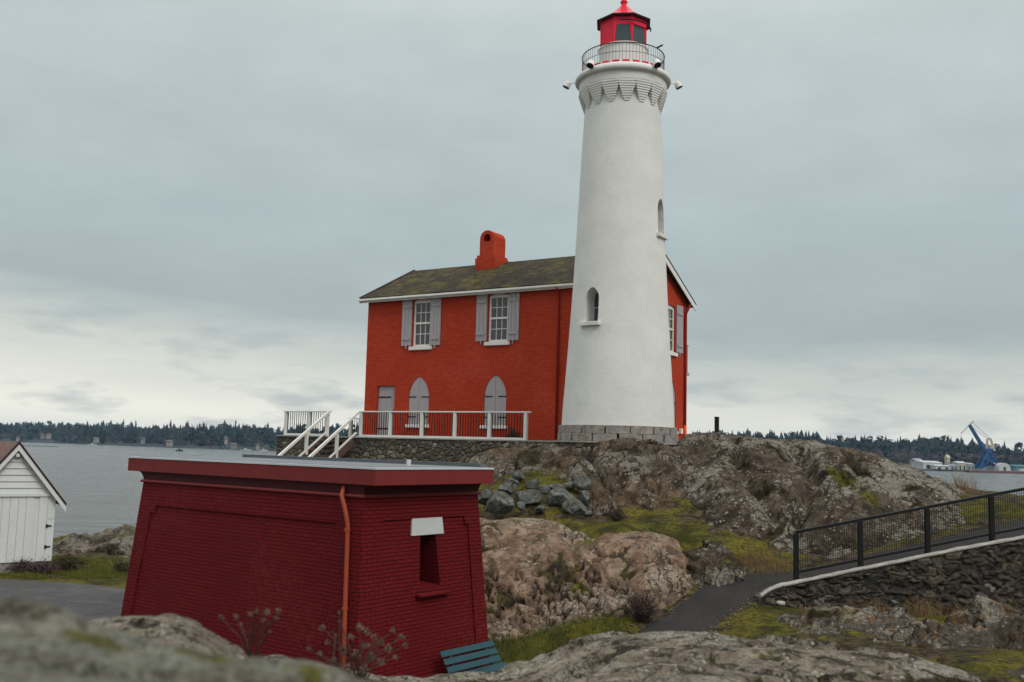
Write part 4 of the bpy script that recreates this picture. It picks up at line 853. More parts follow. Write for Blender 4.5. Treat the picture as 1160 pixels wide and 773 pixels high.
# ---- lighthouse
LT = thing('lighthouse', 'tall white tapering lighthouse tower with red lantern on top', 'lighthouse', (*TWR, 0))
prof = [(1.80, 8.74), (1.775, 9.3), (1.705, 10.3), (1.62, 11.6), (1.53, 13.1), (1.45, 14.7), (1.385, 16.2), (1.315, 17.8), (1.245, 19.2), (1.225, 19.9)]
tw = MB().lathe(prof, 96).build('tower', PLASTER, LT)
def niche(az, zc, w, h0, h1, dep, r0):
    a = az; d = np.array([math.cos(a), math.sin(a)]); t = np.array([-math.sin(a), math.cos(a)])
    pts = arch(w, h0, h1); vs = []
    for q in pts:
        for rr in (r0 - dep, r0 + 0.6): vs.append((d[0] * rr + t[0] * q[0], d[1] * rr + t[1] * q[0], zc + q[1]))
    n = len(pts); fs = [tuple(range(0, 2 * n, 2)), tuple(range(2 * n - 1, 0, -2))] + [(2 * i, 2 * i + 1, (2 * i + 3) % (2 * n), (2 * i + 2) % (2 * n)) for i in range(n)]
    return MB().add(vs, fs), d, t
camdir = math.atan2(-TWR[1], -TWR[0])                 # from the tower towards the camera
# windows: measured left of and right of the centre line (angles turn anticlockwise seen from above)
NW = [(camdir - R(34), 11.98, 0.52, 0.72, 1.10, 0.56, 1.62), (camdir + R(66), 14.92, 0.50, 0.78, 1.16, 0.36, 1.44)]
cs = []
for a_ in NW: cs.append(niche(*a_)[0])
cut(tw, cs); smooth_by_angle(tw, 30)
for (a, zc, w, h0, h1, dep, r0) in NW:
    _, d, t = niche(a, zc, w, h0, h1, dep, r0)
    def L3(r_, u, z): return (d[0] * r_ + t[0] * u, d[1] * r_ + t[1] * u, z)
    out = arch(w * 0.9, h0, h1); rr = r0 - dep + 0.012
    wv = MB().add([L3(rr, q[0], zc + q[1] * 0.98 + 0.01) for q in out], [tuple(range(len(out)))]); wn_ = wv.build('window', GLASS, LT)
    fr = MB()
    for u in (0.0,): fr.bar(L3(rr + 0.015, u, zc + 0.02), L3(rr + 0.015, u, zc + h1 * 0.85), 0.018)
    fr.bar(L3(rr + 0.017, -w * 0.44, zc + 0.5), L3(rr + 0.017, w * 0.44, zc + 0.5), 0.014)
    fr.build('frame', WHITE, wn_)
    sv = MB(); rs = r0 + 0.05 if zc < 13 else r0 + 0.03
    sv.bar(L3(rs - 0.18, 0, zc - 0.075), L3(rs + 0.05, 0, zc - 0.075), w + 0.22, 0.12); sv.build('sill', PLASTER, LT, bevel=0.008)
# squared stone footing in two courses
for ci, (z_a, z_b, rad) in enumerate(((8.27, 8.50, 1.90), (8.503, 8.76, 1.87))):
    n = 15; 
    for k in range(n):
        a0 = 2 * math.pi * (k + 0.5 * ci) / n + 0.016 + rng.uniform(-0.02, 0.02); a1 = 2 * math.pi * (k + 1 + 0.5 * ci) / n - 0.016; pr = rad + rng.uniform(-0.02, 0.025)
        m = MB(); seg = 5; vs = []; fs = []
        for i in range(seg + 1):
            t = a0 + (a1 - a0) * i / seg
            for rr in (1.5, pr + 0.02 * math.sin(math.pi * i / seg)):
                for zz in (z_a, z_b): vs.append((rr * math.cos(t), rr * math.sin(t), zz))
        for i in range(seg):
            b_ = 4 * i; fs += [(b_ + 2, b_ + 6, b_ + 7, b_ + 3), (b_ + 1, b_ + 3, b_ + 7, b_ + 5), (b_, b_ + 4, b_ + 6, b_ + 2), (b_, b_ + 1, b_ + 5, b_ + 4)]
        fs += [(0, 2, 3, 1), (4 * seg, 4 * seg + 1, 4 * seg + 3, 4 * seg + 2)]
        if k == 0 and ci == 0: foot = MB()
        foot.add(vs, fs)
fo_ = foot.build('stone_footing', ASHLAR, LT, bevel=0.012); MB().lathe([(1.70, 8.24), (1.70, 8.735)], 48).build('footing_core', RUBBLE, fo_)
# gallery: corbels, neck band, moulded rim
band = [(1.23, 19.62), (1.445, 19.79), (1.45, 20.055), (1.525, 20.062), (1.57, 20.09), (1.588, 20.14), (1.582, 20.20), (1.555, 20.25), (1.5, 20.30), (1.3, 20.305)]
g_ = MB().lathe(band[1:], 96).build('gallery', PLASTER, LT); smooth_by_angle(g_, 50)
MB().lathe([(1.24, 19.66), (1.40, 19.69), (1.435, 19.787)], 96).build('gallery_soffit', PLASTER, LT)
for k in range(16):
    a = camdir + 2 * math.pi * k / 16 + R(6); m = MB(); d = (math.cos(a), math.sin(a)); t = (-d[1], d[0]); n = 9
    for i in range(n):
        f0 = i / n; zt = 19.772 - 0.074 * i; wd = 0.535 * (1 - f0) ** 0.85 + 0.09; pr = 1.245 + 0.185 * (1 - f0 ** 1.1) + 0.01
        zz = zt - 0.062
        vs = []
        for q in (zz, zt):
            for (rr, hw) in ((1.12, wd / 2), (pr, wd / 2)):
                for s_ in (-1, 1): vs.append((d[0] * rr + t[0] * hw * s_, d[1] * rr + t[1] * hw * s_, q))
        m.add(vs, [(0, 1, 3, 2), (4, 6, 7, 5), (2, 3, 7, 6), (0, 4, 5, 1), (0, 2, 6, 4), (1, 5, 7, 3)])
        w2 = wd - 0.035; vs = []
        for q in (zz - 0.0135, zz):
            for (rr, hw) in ((1.12, w2 / 2), (pr - 0.02, w2 / 2)):
                for s_ in (-1, 1): vs.append((d[0] * rr + t[0] * hw * s_, d[1] * rr + t[1] * hw * s_, q))
        m.add(vs, [(0, 1, 3, 2), (4, 6, 7, 5), (2, 3, 7, 6), (0, 4, 5, 1), (0, 2, 6, 4), (1, 5, 7, 3)])
    m.build('corbel', PLASTER, LT)
# gallery railing
gr = MB(); NB = 78; rr = 1.36
for k in range(NB):
    t = 2 * math.pi * k / NB; gr.tube([(rr * math.cos(t), rr * math.sin(t), 20.37), (rr * math.cos(t), rr * math.sin(t), 20.99)], 0.0065, 5)
RAILG = paint('grey_railing_paint', (0.16, 0.14, 0.14), 0.5, 0.1)
rl = gr.build('gallery_railing', RAILG, LT)
def ring(r_, z, w): return MB().tube([(r_ * math.cos(t), r_ * math.sin(t), z) for t in np.linspace(0, 2 * math.pi, 97)], w, 8, False)
ring(rr, 21.0, 0.017).build('handrail', IRON, rl); ring(rr, 20.70, 0.008).build('middle_ring', IRON, rl)
fr_ = MB()
for k in range(26):
    t0 = 2 * math.pi * k / 26; t1 = t0 + 2 * math.pi / 26 * 0.66
    fr_.tube([(rr * math.cos(t), rr * math.sin(t), 20.40) for t in np.linspace(t0, t1, 4)], 0.032, 6)
fr_.build('kick_rail', REDPAINT, rl)
# lantern
MB().lathe([(0.80, 20.30), (0.80, 21.20), (0.84, 21.22), (0.84, 21.27), (0.76, 21.28)], 48).build('lantern_base', PLASTER, LT)
LN = []
oct_ = [camdir + R(x) for x in (-68, -22, 20, 66, 112, 158, 202, 248)]
def lv(i, r_, z): t = oct_[i % 8]; return np.array((r_ * math.cos(t), r_ * math.sin(t), z))
zl0, zl1, zl2 = 21.281, 21.88, 22.16
mp = MB(); bars = MB(); gl = MB(); LRr = 0.80
for i in range(8):
    a0, a1 = lv(i, LRr, zl0), lv(i + 1, LRr, zl0); b0, b1 = lv(i, LRr, zl1), lv(i + 1, LRr, zl1); c0, c1 = lv(i, LRr, zl2), lv(i + 1, LRr, zl2)
    mp.add([b0, b1, c1, c0], [(0, 1, 2, 3)])
    if i in (0, 6, 7, 5): mp.add([a0, a1, b1, b0], [(0, 1, 2, 3)])
    else:
        s0, s1 = b0 + (b1 - b0) * 0.13, b1 + (b0 - b1) * 0.13; e0, e1_ = a0 + (a1 - a0) * 0.02, a1 + (a0 - a1) * 0.02
        gl.add([e0 * 0.99 + 0.01 * np.array((0, 0, zl0)), e1_ * 0.99 + 0.01 * np.array((0, 0, zl0)), s1 * 0.99 + 0.01 * np.array((0, 0, zl1)), s0 * 0.99 + 0.01 * np.array((0, 0, zl1))], [(0, 1, 2, 3)])
        mp.add([a0, e0, s0, b0, e1_, a1, b1, s1], [(0, 1, 2, 3), (4, 5, 6, 7)])
    bars.bar(a0, c0, 0.045); bars.bar(a0 * 1, a1 * 1, 0.04)
lr = mp.build('lantern_room', REDPAINT, LT); sm = lr.modifiers.new('s', 'SOLIDIFY'); sm.thickness = 0.02; sm.offset = -1
bars.build('mullion', REDPAINT, lr)
LGL = mk_glass('lantern_glass', (0.045, 0.065, 0.072), 0.18); gl.build('lantern_pane', LGL, lr)
lens = MB().lathe([(0.02, 21.29), (0.30, 21.30), (0.36, 21.42), (0.36, 21.75), (0.25, 21.86), (0.02, 21.88)], 24); lens.build('lens', flat('lens_glass', (0.20, 0.12, 0.10), 0.2), lr)
# eight-sided flared roof with dark eaves
rf = MB(); rp8 = [(0.20, 22.15), (0.90, 22.10), (0.93, 22.15), (0.93, 22.20)]
def oct_lathe(prof):
    m = MB(); vs = []; fs = []
    for r_, z in prof:
        for i in range(8): vs.append(lv(i, r_, z))
    for j in range(len(prof) - 1):
        for i in range(8): fs.append((j * 8 + i, j * 8 + (i + 1) % 8, (j + 1) * 8 + (i + 1) % 8, (j + 1) * 8 + i))
    fs.append(tuple(range(7, -1, -1))); fs.append(tuple(range((len(prof) - 1) * 8, len(prof) * 8))); return m.add(vs, fs)
oct_lathe([(0.3, 22.165), (0.92, 22.145), (0.955, 22.155), (0.955, 22.20)]).build('eave', DARKTRIM, lr)
lrf = oct_lathe([(0.93, 22.203), (0.74, 22.30), (0.52, 22.44), (0.32, 22.60), (0.17, 22.76), (0.10, 22.84), (0.10, 22.92)]).build('lantern_roof', REDPAINT, LT)
MB().lathe([(0.10, 22.922), (0.13, 22.95), (0.10, 22.99), (0.075, 23.05), (0.14, 23.14), (0.16, 23.22), (0.12, 23.31), (0.03, 23.37), (0.015, 23.75)], 20).build('finial', REDPAINT, lrf, smooth=True)
hb = MB(); hb.tube([np.array((0.90 * math.cos(t), 0.90 * math.sin(t), 21.96)) for t in np.linspace(camdir - R(8), camdir + R(95), 20)], 0.022, 6); hb.build('hand_bar', IRON, lr)
# floodlights on brackets round the rim
for da in (-95, -38, 40, 100):
    a = camdir + R(da); d = np.array((math.cos(a), math.sin(a), 0)); z_ = 20.36 if abs(da) < 60 else 20.22
    r0 = 1.52; r1 = 1.66 if abs(da) < 60 else 1.86
    m = MB(); m.tube([d * r0 + (0, 0, z_), d * r1 + (0, 0, z_ + 0.02)], 0.02, 8); fl = m.build('floodlight', WHITE, LT)
    hd = MB(); q0 = d * (r1 - 0.05) + np.array((0, 0, z_ + 0.06)); ax_ = d * 0.45 + np.array((0, 0, -0.85)); ax_ /= np.linalg.norm(ax_)
    hd.tube([q0, q0 + ax_ * 0.04, q0 + ax_ * 0.20], [0.07, 0.105, 0.125], 14); hd.build('lamp_housing', WHITE, fl, smooth=False)
    ln = MB(); ln.tube([q0 + ax_ * 0.201, q0 + ax_ * 0.225], 0.118, 14); ln.build('lamp_lens', BLACK, fl)
# a small bird-like vane bracket at the rail
MB().tube([(1.36 * math.cos(camdir + R(52)), 1.36 * math.sin(camdir + R(52)), 21.0), (1.46 * math.cos(camdir + R(60)), 1.46 * math.sin(camdir + R(60)), 21.14)], 0.03, 8).build('rail_bracket', IRON, LT)

# ==================================================================
#  CRIMSON BRICK BUILDING      (frame: x = PC along the short side, y = PA along the long side, z from 4.0)
# ==================================================================
PL = thing('brick_building', 'low crimson brick building with flat roof and battered walls in the middle foreground', 'building', (*PB, 4.0), PROT)
gc, gc2, ga, ga2, bt = 0.09, 0.02, 0.36, 0.48, 0.072; LX, LY = 3.2, 7.49; zt, zb = 3.07, -0.55
def rect(o_): return (gc - o_, LX - gc2 + o_, ga - o_, LY - ga2 + o_)
def ptaper(m, o0, o1, z0, z1, inset=(0, 0, 0, 0)):
    a = rect(o0); b = rect(o1); vs = []
    for (q, z) in ((a, z0), (b, z1)):
        x0, x1, y0, y1 = q[0] + inset[0], q[1] - inset[1], q[2] + inset[2], q[3] - inset[3]; vs += [(x0, y0, z), (x1, y0, z), (x1, y1, z), (x0, y1, z)]
    return m.add(vs, [(0, 3, 2, 1), (4, 5, 6, 7), (0, 1, 5, 4), (1, 2, 6, 5), (2, 3, 7, 6), (3, 0, 4, 7)])
m = MB(); ptaper(m, bt * (zt - zb), 0.0, zb, zt); pw_ = m.build('wall', PILLBRICK, PL)
def off(z): return bt * (zt - z)
# shallow recessed panels with stepped top corners, and the window slit
def panel_long(d):
    z1, z0 = 2.62, zb - 0.1; ya, yb_ = LY - ga2 - 0.42, ga + 0.62
    pts = [(yb_, z0), (ya + 0.42, z0), (ya + 0.03, z1 - 0.16), (ya - 0.10, z1 - 0.16), (ya - 0.12, z1), (yb_, z1)]
    vs = []
    for dd in (-1.0, d):
        for (y, z) in pts: vs.append((gc - off(z) + dd, y, z))
    n = len(pts); return MB().add(vs, [tuple(range(n)), tuple(range(2 * n - 1, n - 1, -1))] + [(i, (i + 1) % n, n + (i + 1) % n, n + i) for i in range(n)])
def panel_short(d):
    z1, z0 = 2.68, zb - 0.1; xa, xb_ = gc + 0.46, LX - gc2 - 0.34
    pts = [(xa - 0.0, z0), (xb_ + 0.24, z0), (xb_ + 0.03, z1 - 0.16), (xb_ - 0.07, z1 - 0.16), (xb_ - 0.09, z1), (xa, z1)]
    vs = []
    for dd in (-1.0, d):
        for (x, z) in pts: vs.append((x, ga - off(z) + dd, z))
    n = len(pts); return MB().add(vs, [tuple(range(n)), tuple(range(2 * n - 1, n - 1, -1))] + [(i, (i + 1) % n, n + (i + 1) % n, n + i) for i in range(n)])
sx0, sx1 = 1.50, 2.00
slit = MB(); vs = []
for y in (ga - 1.0, ga + 0.42):
    w_in = 0.0 if y < 0 else 0.06
    for (x, z) in ((sx0 - 0.04 + w_in, 1.36 + (0.12 if y > 0 else 0)), (sx1 + 0.10 - w_in, 1.36 + (0.12 if y > 0 else 0)), (sx1 - w_in, 2.36), (sx0 + w_in, 2.36)): vs.append((x, y, z))
slit.add(vs, [(0, 1, 2, 3), (7, 6, 5, 4), (0, 4, 5, 1), (1, 5, 6, 2), (2, 6, 7, 3), (3, 7, 4, 0)])
cut(pw_, [panel_long(0.036), panel_short(0.036), slit])
pwin = MB().add([(sx0 + 0.03, ga + 0.40, 1.5), (sx1 + 0.02, ga + 0.40, 1.5), (sx1 - 0.07, ga + 0.40, 2.355), (sx0 + 0.07, ga + 0.40, 2.355)], [(0, 1, 2, 3)]).build('window', DARK, PL)
yl = ga - off(2.5) + 0.045
MB().add([(sx0 - 0.22, yl - 0.035 - 0.02, 2.37), (sx1 + 0.16, yl - 0.055, 2.37), (sx1 + 0.12, yl - 0.03, 2.70), (sx0 - 0.19, yl - 0.03, 2.70), (sx0 - 0.22, yl + 0.2, 2.37), (sx1 + 0.16, yl + 0.2, 2.37), (sx1 + 0.12, yl + 0.2, 2.70), (sx0 - 0.19, yl + 0.2, 2.70)],
         [(0, 1, 2, 3), (7, 6, 5, 4), (0, 4, 5, 1), (1, 5, 6, 2), (2, 6, 7, 3), (3, 7, 4, 0)]).build('lintel', GREYWHITE, pwin, bevel=0.008)
ys = ga - off(1.3) + 0.045
MB().prism([(ys - 0.12, 1.28), (ys + 0.3, 1.32), (ys + 0.3, 1.375), (ys + 0.02, 1.36), (ys - 0.12, 1.34)], 0, sx0 - 0.12, sx1 + 0.24).build('sill', PILLBRICK, pwin, bevel=0.006)
# string moulding, cove and fascia
m = MB(); ptaper(m, 0.035, 0.05, zt + 0.002, zt + 0.03); ptaper(m, 0.05, 0.035, zt + 0.03, zt + 0.06); m.build('moulding', TRIMRED, PL)
COVE = paint('cove_shaded_red_paint', (0.055, 0.006, 0.008), 0.65, 0.08)  # red paint, darkened in colour for the shade below the roof overhang
m = MB(); n = 6; vs = []; fs = []
for i in range(n + 1):
    t = i / n; e = 1 - math.cos(t * math.pi / 2); z = zt + 0.062 + (0.235) * math.sin(t * math.pi / 2)
    x0 = gc + (0.02 - gc) * e; x1 = LX - gc2 + (gc2 - 0.004) * e; y0 = ga + (0.02 - ga) * e; y1 = LY - ga2 + (ga2 - 0.02) * e
    vs += [(x0, y0, z), (x1, y0, z), (x1, y1, z), (x0, y1, z)]
for i in range(n):
    for k in range(4): fs.append((4 * i + k, 4 * i + (k + 1) % 4, 4 * (i + 1) + (k + 1) % 4, 4 * (i + 1) + k))
fs += [(3, 2, 1, 0), tuple(4 * n + k for k in range(4))]; m.add(vs, fs); cv_ = m.build('cove', COVE, PL)
rf = MB().box(0, LX, 0, LY, 3.30, 3.57).build('roof', TRIMRED, PL, bevel=0.006)
MB().box(-0.012, LX + 0.012, -0.012, LY + 0.012, 3.572, 3.605).build('flashing', FLASH, rf)
MB().box(0.16, LX - 0.10, 0.16, LY - 0.10, 3.6055, 3.613).build('roof_sheet', paint('grey_roof_sheet', (0.17, 0.185, 0.20), 0.7, 0.15, 0.6, (0.08, 0.085, 0.09), 2), rf)
MB().box(LX - 0.30, LX - 0.12, 0.10, LY - 0.10, 3.612, 3.68).build('roof_curb', FELT, rf)
MB().tube([(1.75, 0.9, 3.60), (1.75, 0.9, 3.73)], 0.045, 12).build('vent_pipe', FLASH, rf)
# orange rainwater pipe near the corner on the long side
def pp(o_, y, z): return (gc - off(z) - o_, y, z)
dp = MB(); dp.tube([(gc - 0.02, 0.83, 3.25), (gc - 0.10, 0.80, 3.10), (gc - 0.10, 0.72, 2.93), (gc - 0.085 - off(2.72), 0.64, 2.74), pp(0.06, 0.62, 2.60), pp(0.06, 0.47, 1.0), pp(0.06, 0.345, -0.3)], 0.040, 12)
dpo = dp.build('drainpipe', ORANGE, PL, smooth=True)
for z_ in (2.5, 1.2): MB().tube([pp(0.06, 0.385 + 0.0935 * z_, z_), pp(0.06, 0.388 + 0.0935 * z_, z_ + 0.05)], 0.056, 12).build('pipe_clip', ORANGE, dpo)

# ---- bench
bq = p2w(1.78, -0.25); bgz = 3.53
BN = thing('park_bench', 'teal painted slatted bench against the crimson building wall', 'bench', (bq[0], bq[1], bgz), PROT)
L_ = 1.52
for k, (y, z) in enumerate(((-0.45, 0.445), (-0.295, 0.435), (-0.14, 0.42))): MB().box(0, L_, y, y + 0.135, z - 0.035, z).build('seat_slat', BENCH, BN, bevel=0.005)
for k, (y, z) in enumerate(((0.00, 0.50), (0.085, 0.625), (0.17, 0.75))):
    m = MB(); m.add([(0, y, z - 0.05), (L_, y, z - 0.05), (L_, y + 0.062, z + 0.045), (0, y + 0.062, z + 0.045), (0, y + 0.028, z - 0.065), (L_, y + 0.028, z - 0.065), (L_, y + 0.09, z + 0.03), (0, y + 0.09, z + 0.03)],
        [(0, 1, 2, 3), (7, 6, 5, 4), (0, 4, 5, 1), (1, 5, 6, 2), (2, 6, 7, 3), (3, 7, 4, 0)]); m.build('backrest_slat', BENCH, BN, bevel=0.005)
for x in (0.22, L_ - 0.27):
    m = MB(); m.box(x, x + 0.05, -0.42, -0.37, 0.0, 0.384); m.box(x, x + 0.05, -0.42, 0.02, 0.32, 0.383); m.bar((x + 0.025, 0.03, 0.0), (x + 0.025, 0.05, 0.45), 0.05, 0.05); m.bar((x + 0.025, 0.05, 0.40), (x + 0.025, 0.265, 0.78), 0.05, 0.04); m.build('leg_frame', BENCH, BN)

# ---- white shed at the left edge
sq = PZ(57, 647, 4.0); sl_ = PZ(-70, 645, 4.0)
# front wall faces the camera, its right corner measured in the photograph
SHD = thing('white_shed', 'small white weatherboard shed with brown shingle roof at the left edge', 'shed', (sq[0], sq[1], 4.0), R(36))
SWL, SDP, SEZ, SRZ = 2.30, 4.0, 2.24, 3.72
SHW = paint('shed_white_boards', (0.60, 0.61, 0.60), 0.6, 0.05, 0.25, (0.42, 0.42, 0.40), 4)
m = MB(); m.prism([(-SWL, 0.28), (0, 0.28), (0, SEZ), (-SWL / 2, SRZ - 0.1), (-SWL, SEZ)], 1, 0, SDP); m.build('wall', SHW, SHD)
bw = MB()
for k in range(8):
    z0_ = SEZ + 0.02 + k * 0.19; z1_ = z0_ + 0.185
    def hw(z): return min(1.0, max(0.0, 1 - (z - SEZ) / (SRZ - 0.1 - SEZ))) * SWL / 2
    if z1_ > SRZ - 0.12: z1_ = SRZ - 0.12
    bw.add([(-SWL / 2 - hw(z0_), -0.045, z0_), (-SWL / 2 + hw(z0_), -0.045, z0_), (-SWL / 2 + hw(z1_), -0.012, z1_), (-SWL / 2 - hw(z1_), -0.012, z1_), (-SWL / 2 - hw(z0_), -0.002, z0_), (-SWL / 2 + hw(z0_), -0.002, z0_), (-SWL / 2 + hw(z1_), -0.002, z1_), (-SWL / 2 - hw(z1_), -0.002, z1_)],
        [(0, 1, 2, 3), (7, 6, 5, 4), (0, 4, 5, 1), (1, 5, 6, 2), (2, 6, 7, 3), (3, 7, 4, 0)])
bw.build('gable_boards', SHW, SHD)
m = MB(); m.box(-SWL - 0.01, 0.01, -0.075, -0.047, SEZ - 0.04, SEZ + 0.04); m.build('band_board', SHW, SHD)
m = MB()
for k in range(12):
    x = -SWL + 0.215 * k
    if x + 0.2 < -0.47: m.box(x, x + 0.205, -0.03, -0.002, 0.30, SEZ - 0.045)
m.build('door', SHW, SHD)
m = MB(); m.box(-0.44, -0.22, -0.04, -0.002, 0.30, SEZ - 0.045); m.build('corner_board', SHW, SHD)
m = MB(); m.box(-0.21, -0.0, -0.025, -0.002, 0.30, 1.52); m.box(-0.21, 0.0, -0.025, -0.002, 1.535, SEZ - 0.045); hd_ = m.build('hatch', SHW, SHD)
for z_ in (0.72, 1.33): MB().box(-0.23, -0.18, -0.058, -0.041, z_ - 0.05, z_ + 0.05).prism([(-0.19, z_ - 0.03), (-0.06, z_ - 0.012), (-0.06, z_ + 0.012), (-0.19, z_ + 0.03)], 1, -0.0455, -0.026).build('hinge', IRON, hd_)
m = MB(); m.box(-SWL, 0, 0.02, SDP, -0.1, 0.278); m.build('plinth', COPING, SHD)
SHR = mk_leaf('brown_cedar_shingles', (0.10, 0.055, 0.04), (0.22, 0.14, 0.11), 9)
ov = 0.26; sp_ = (SRZ - SEZ) / (SWL / 2)
def sz(x): return SRZ - abs(x + SWL / 2) * sp_
q = [(-SWL - ov, sz(-SWL - ov)), (-SWL / 2, SRZ), (ov, sz(ov))]
MB().prism([(x, z) for x, z in q] + [(x, z + 0.07) for x, z in q[::-1]], 1, -0.22, SDP + 0.2).build('roof', SHR, SHD)
MB().prism([(x, z - 0.004) for x, z in q] + [(x, z - 0.17) for x, z in q[::-1]], 1, -0.225, -0.195).build('bargeboard', SHW, SHD)
MB().prism([(x, z + 0.05) for x, z in q] + [(x, z + 0.095) for x, z in q[::-1]], 1, -0.25, -0.05).build('roof_edge', DARKTRIM, SHD)
MB().tube([(-SWL / 2, -0.10, SRZ - 0.26), (-SWL / 2, -0.10, SRZ - 0.36)], 0.07, 12).build('lamp', WHITE, SHD)

# ==================================================================
#  RAMP WALL AND FENCE
# ==================================================================
cl_px = WALLPX; _u = [(862, 674, 21.9), (872, 667, 22.0), (884, 662, 22.05), (902, 658.5, 22.1), (938, 651, 22.2), (975, 643.5, 22.3), (1012, 636, 22.4), (1051, 628, 22.5), (1088, 620.5, 22.6), (1124, 614, 22.7), (1160, 607.5, 22.8), (1215, 597, 23.0), (1320, 578, 23.4)]
cl = np.array([P(*q) for q in cl_px]); seg = np.r_[0, np.cumsum(np.linalg.norm(np.diff(cl[:, :2], axis=0), axis=1))]
def along(s): return np.array([np.interp(s, seg, cl[:, i]) for i in range(3)])
tdir = (cl[-1] - cl[2])[:2]; tdir /= np.linalg.norm(tdir); ndir = np.array([tdir[1], -tdir[0]])        # towards the camera
RW = thing('stone_wall', 'dark dry rubble stone retaining wall under the black mesh fence', 'wall', tuple(cl[0]))
ss = np.arange(0, seg[-1], 0.03); vv = np.linspace(0, 1, 64)
C3 = np.array([along(s) for s in ss]); foot_z = G(C3[:, 0] + ndir[0] * 0.3, C3[:, 1] + ndir[1] * 0.3) - 0.35
Xw = np.zeros((len(vv), len(ss))); Yw = Xw.copy(); Zw = Xw.copy(); top_z = C3[:, 2] - 0.07
for i, v in enumerate(vv):
    z = top_z + (foot_z - top_z) * v; Xw[i] = C3[:, 0]; Yw[i] = C3[:, 1]; Zw[i] = z
sg = np.tile(ss, (len(vv), 1)); qq = np.stack([sg.ravel() * 3.9, Zw.ravel() * 7.6, np.zeros(sg.size)], 1)
qq[:, :2] += 0.9 * np.stack([noise3(qq * 0.8, 3), noise3(qq * 0.8 + 7, 4)], 1)
f1, f2, hh, off_ = worley(qq, 17); e = f2 - f1
dsp = 0.06 * sstep(0.0, 0.14, e) * (0.2 + 1.3 * _rnd(hh, 7)) + 0.07 * (off_[:, 1] * (_rnd(hh, 4) - 0.5) * 2) + 0.05 * fbm(qq * 0.9, 5, 0.62, seed=8)
dsp = dsp.reshape(sg.shape) + 0.10 * vv[:, None]
Xw += ndir[0] * dsp; Yw += ndir[1] * dsp
me, used = gridmesh('wall', Xw - cl[0][0], Yw - cl[0][1], Zw - cl[0][2])
fattr(me, 'tone', _rnd(hh, 8)[used]); fattr(me, 'joint', (1 - sstep(0.0, 0.16, e))[used])
def mk_wall():
    m = M('dark_rubble_face', 0.85, 0.3); a = m.ramp(m.attr('tone'), [(0.0, (0.016, 0.017, 0.018)), (0.4, (0.040, 0.034, 0.027)), (0.7, (0.085, 0.064, 0.043)), (0.88, (0.115, 0.090, 0.065)), (0.97, (0.17, 0.165, 0.155)), (1.0, (0.36, 0.35, 0.33))])
    a = m.mix(0.4, a, m.ramp(m.noise(6, 8, 0.78), [(0.40, (0.012, 0.011, 0.010)), (0.52, (0.05, 0.043, 0.034)), (0.62, (0.15, 0.13, 0.10))]))
    a = m.mix(m.math('MULTIPLY', m.step(m.noise(2.0, 5, 0.7), 0.5, 0.62), 0.5), a, (0.055, 0.04, 0.022))
    a = m.mix(m.math('MULTIPLY', m.step(m.attr('joint'), 0.3, 0.8), 0.9), a, (0.018, 0.016, 0.013)); m.col(a); m.bump(m.noise(24, 5, 0.75), 0.8, 0.04); return m.m
RWALL = mk_wall()
wl_ = link('wall', me, RWALL, RW)
bk = MB(); nb = 40
vs = []; fs = []
for s in np.linspace(0, seg[-1] - 0.06, nb):
    c = along(s); gz = float(G(c[0] + ndir[0] * .3, c[1] + ndir[1] * .3)) - 0.4
    for o_, z in ((-0.005, c[2] - 0.075), (-0.42, c[2] - 0.075), (-0.42, gz), (-0.005, gz)): vs.append((c[0] + ndir[0] * o_ - cl[0][0], c[1] + ndir[1] * o_ - cl[0][1], z - cl[0][2]))
for i in range(nb - 1):
    for k in range(4): fs.append((4 * i + k, 4 * i + (k + 1) % 4, 4 * i + 4 + (k + 1) % 4, 4 * i + 4 + k))
fs += [(0, 1, 2, 3), tuple(4 * (nb - 1) + k for k in (3, 2, 1, 0))]; bk.add(vs, fs).build('wall_core', RUBBLE, RW)
nc = 150; cv = []; cf = []
for i, s in enumerate(np.linspace(-0.02, seg[-1] - 0.06, nc)):
    c = along(max(s, 0)); j = noise3(np.array([[s * 2.2, 0.3, 1.0], [s * 2.9, 5.0, 2.0]]), 6) * np.array([0.05, 0.018])
    for o_, z in ((0.055 + j[0], -0.05), (0.06 + j[0], -0.02 + j[1]), (0.02 + j[0], 0.006 + j[1]), (-0.07, 0.008 + j[1]), (-0.10, -0.066)): cv.append((c[0] + ndir[0] * o_ - cl[0][0], c[1] + ndir[1] * o_ - cl[0][1], c[2] + z - cl[0][2]))
for i in range(nc - 1):
    for k in range(5): cf.append((5 * i + k, 5 * i + (k + 1) % 5, 5 * i + 5 + (k + 1) % 5, 5 * i + 5 + k))
cf += [(0, 1, 2, 3, 4), tuple(5 * (nc - 1) + k for k in (4, 3, 2, 1, 0))]; MB().add(cv, cf).build('coping', COPING, RW)

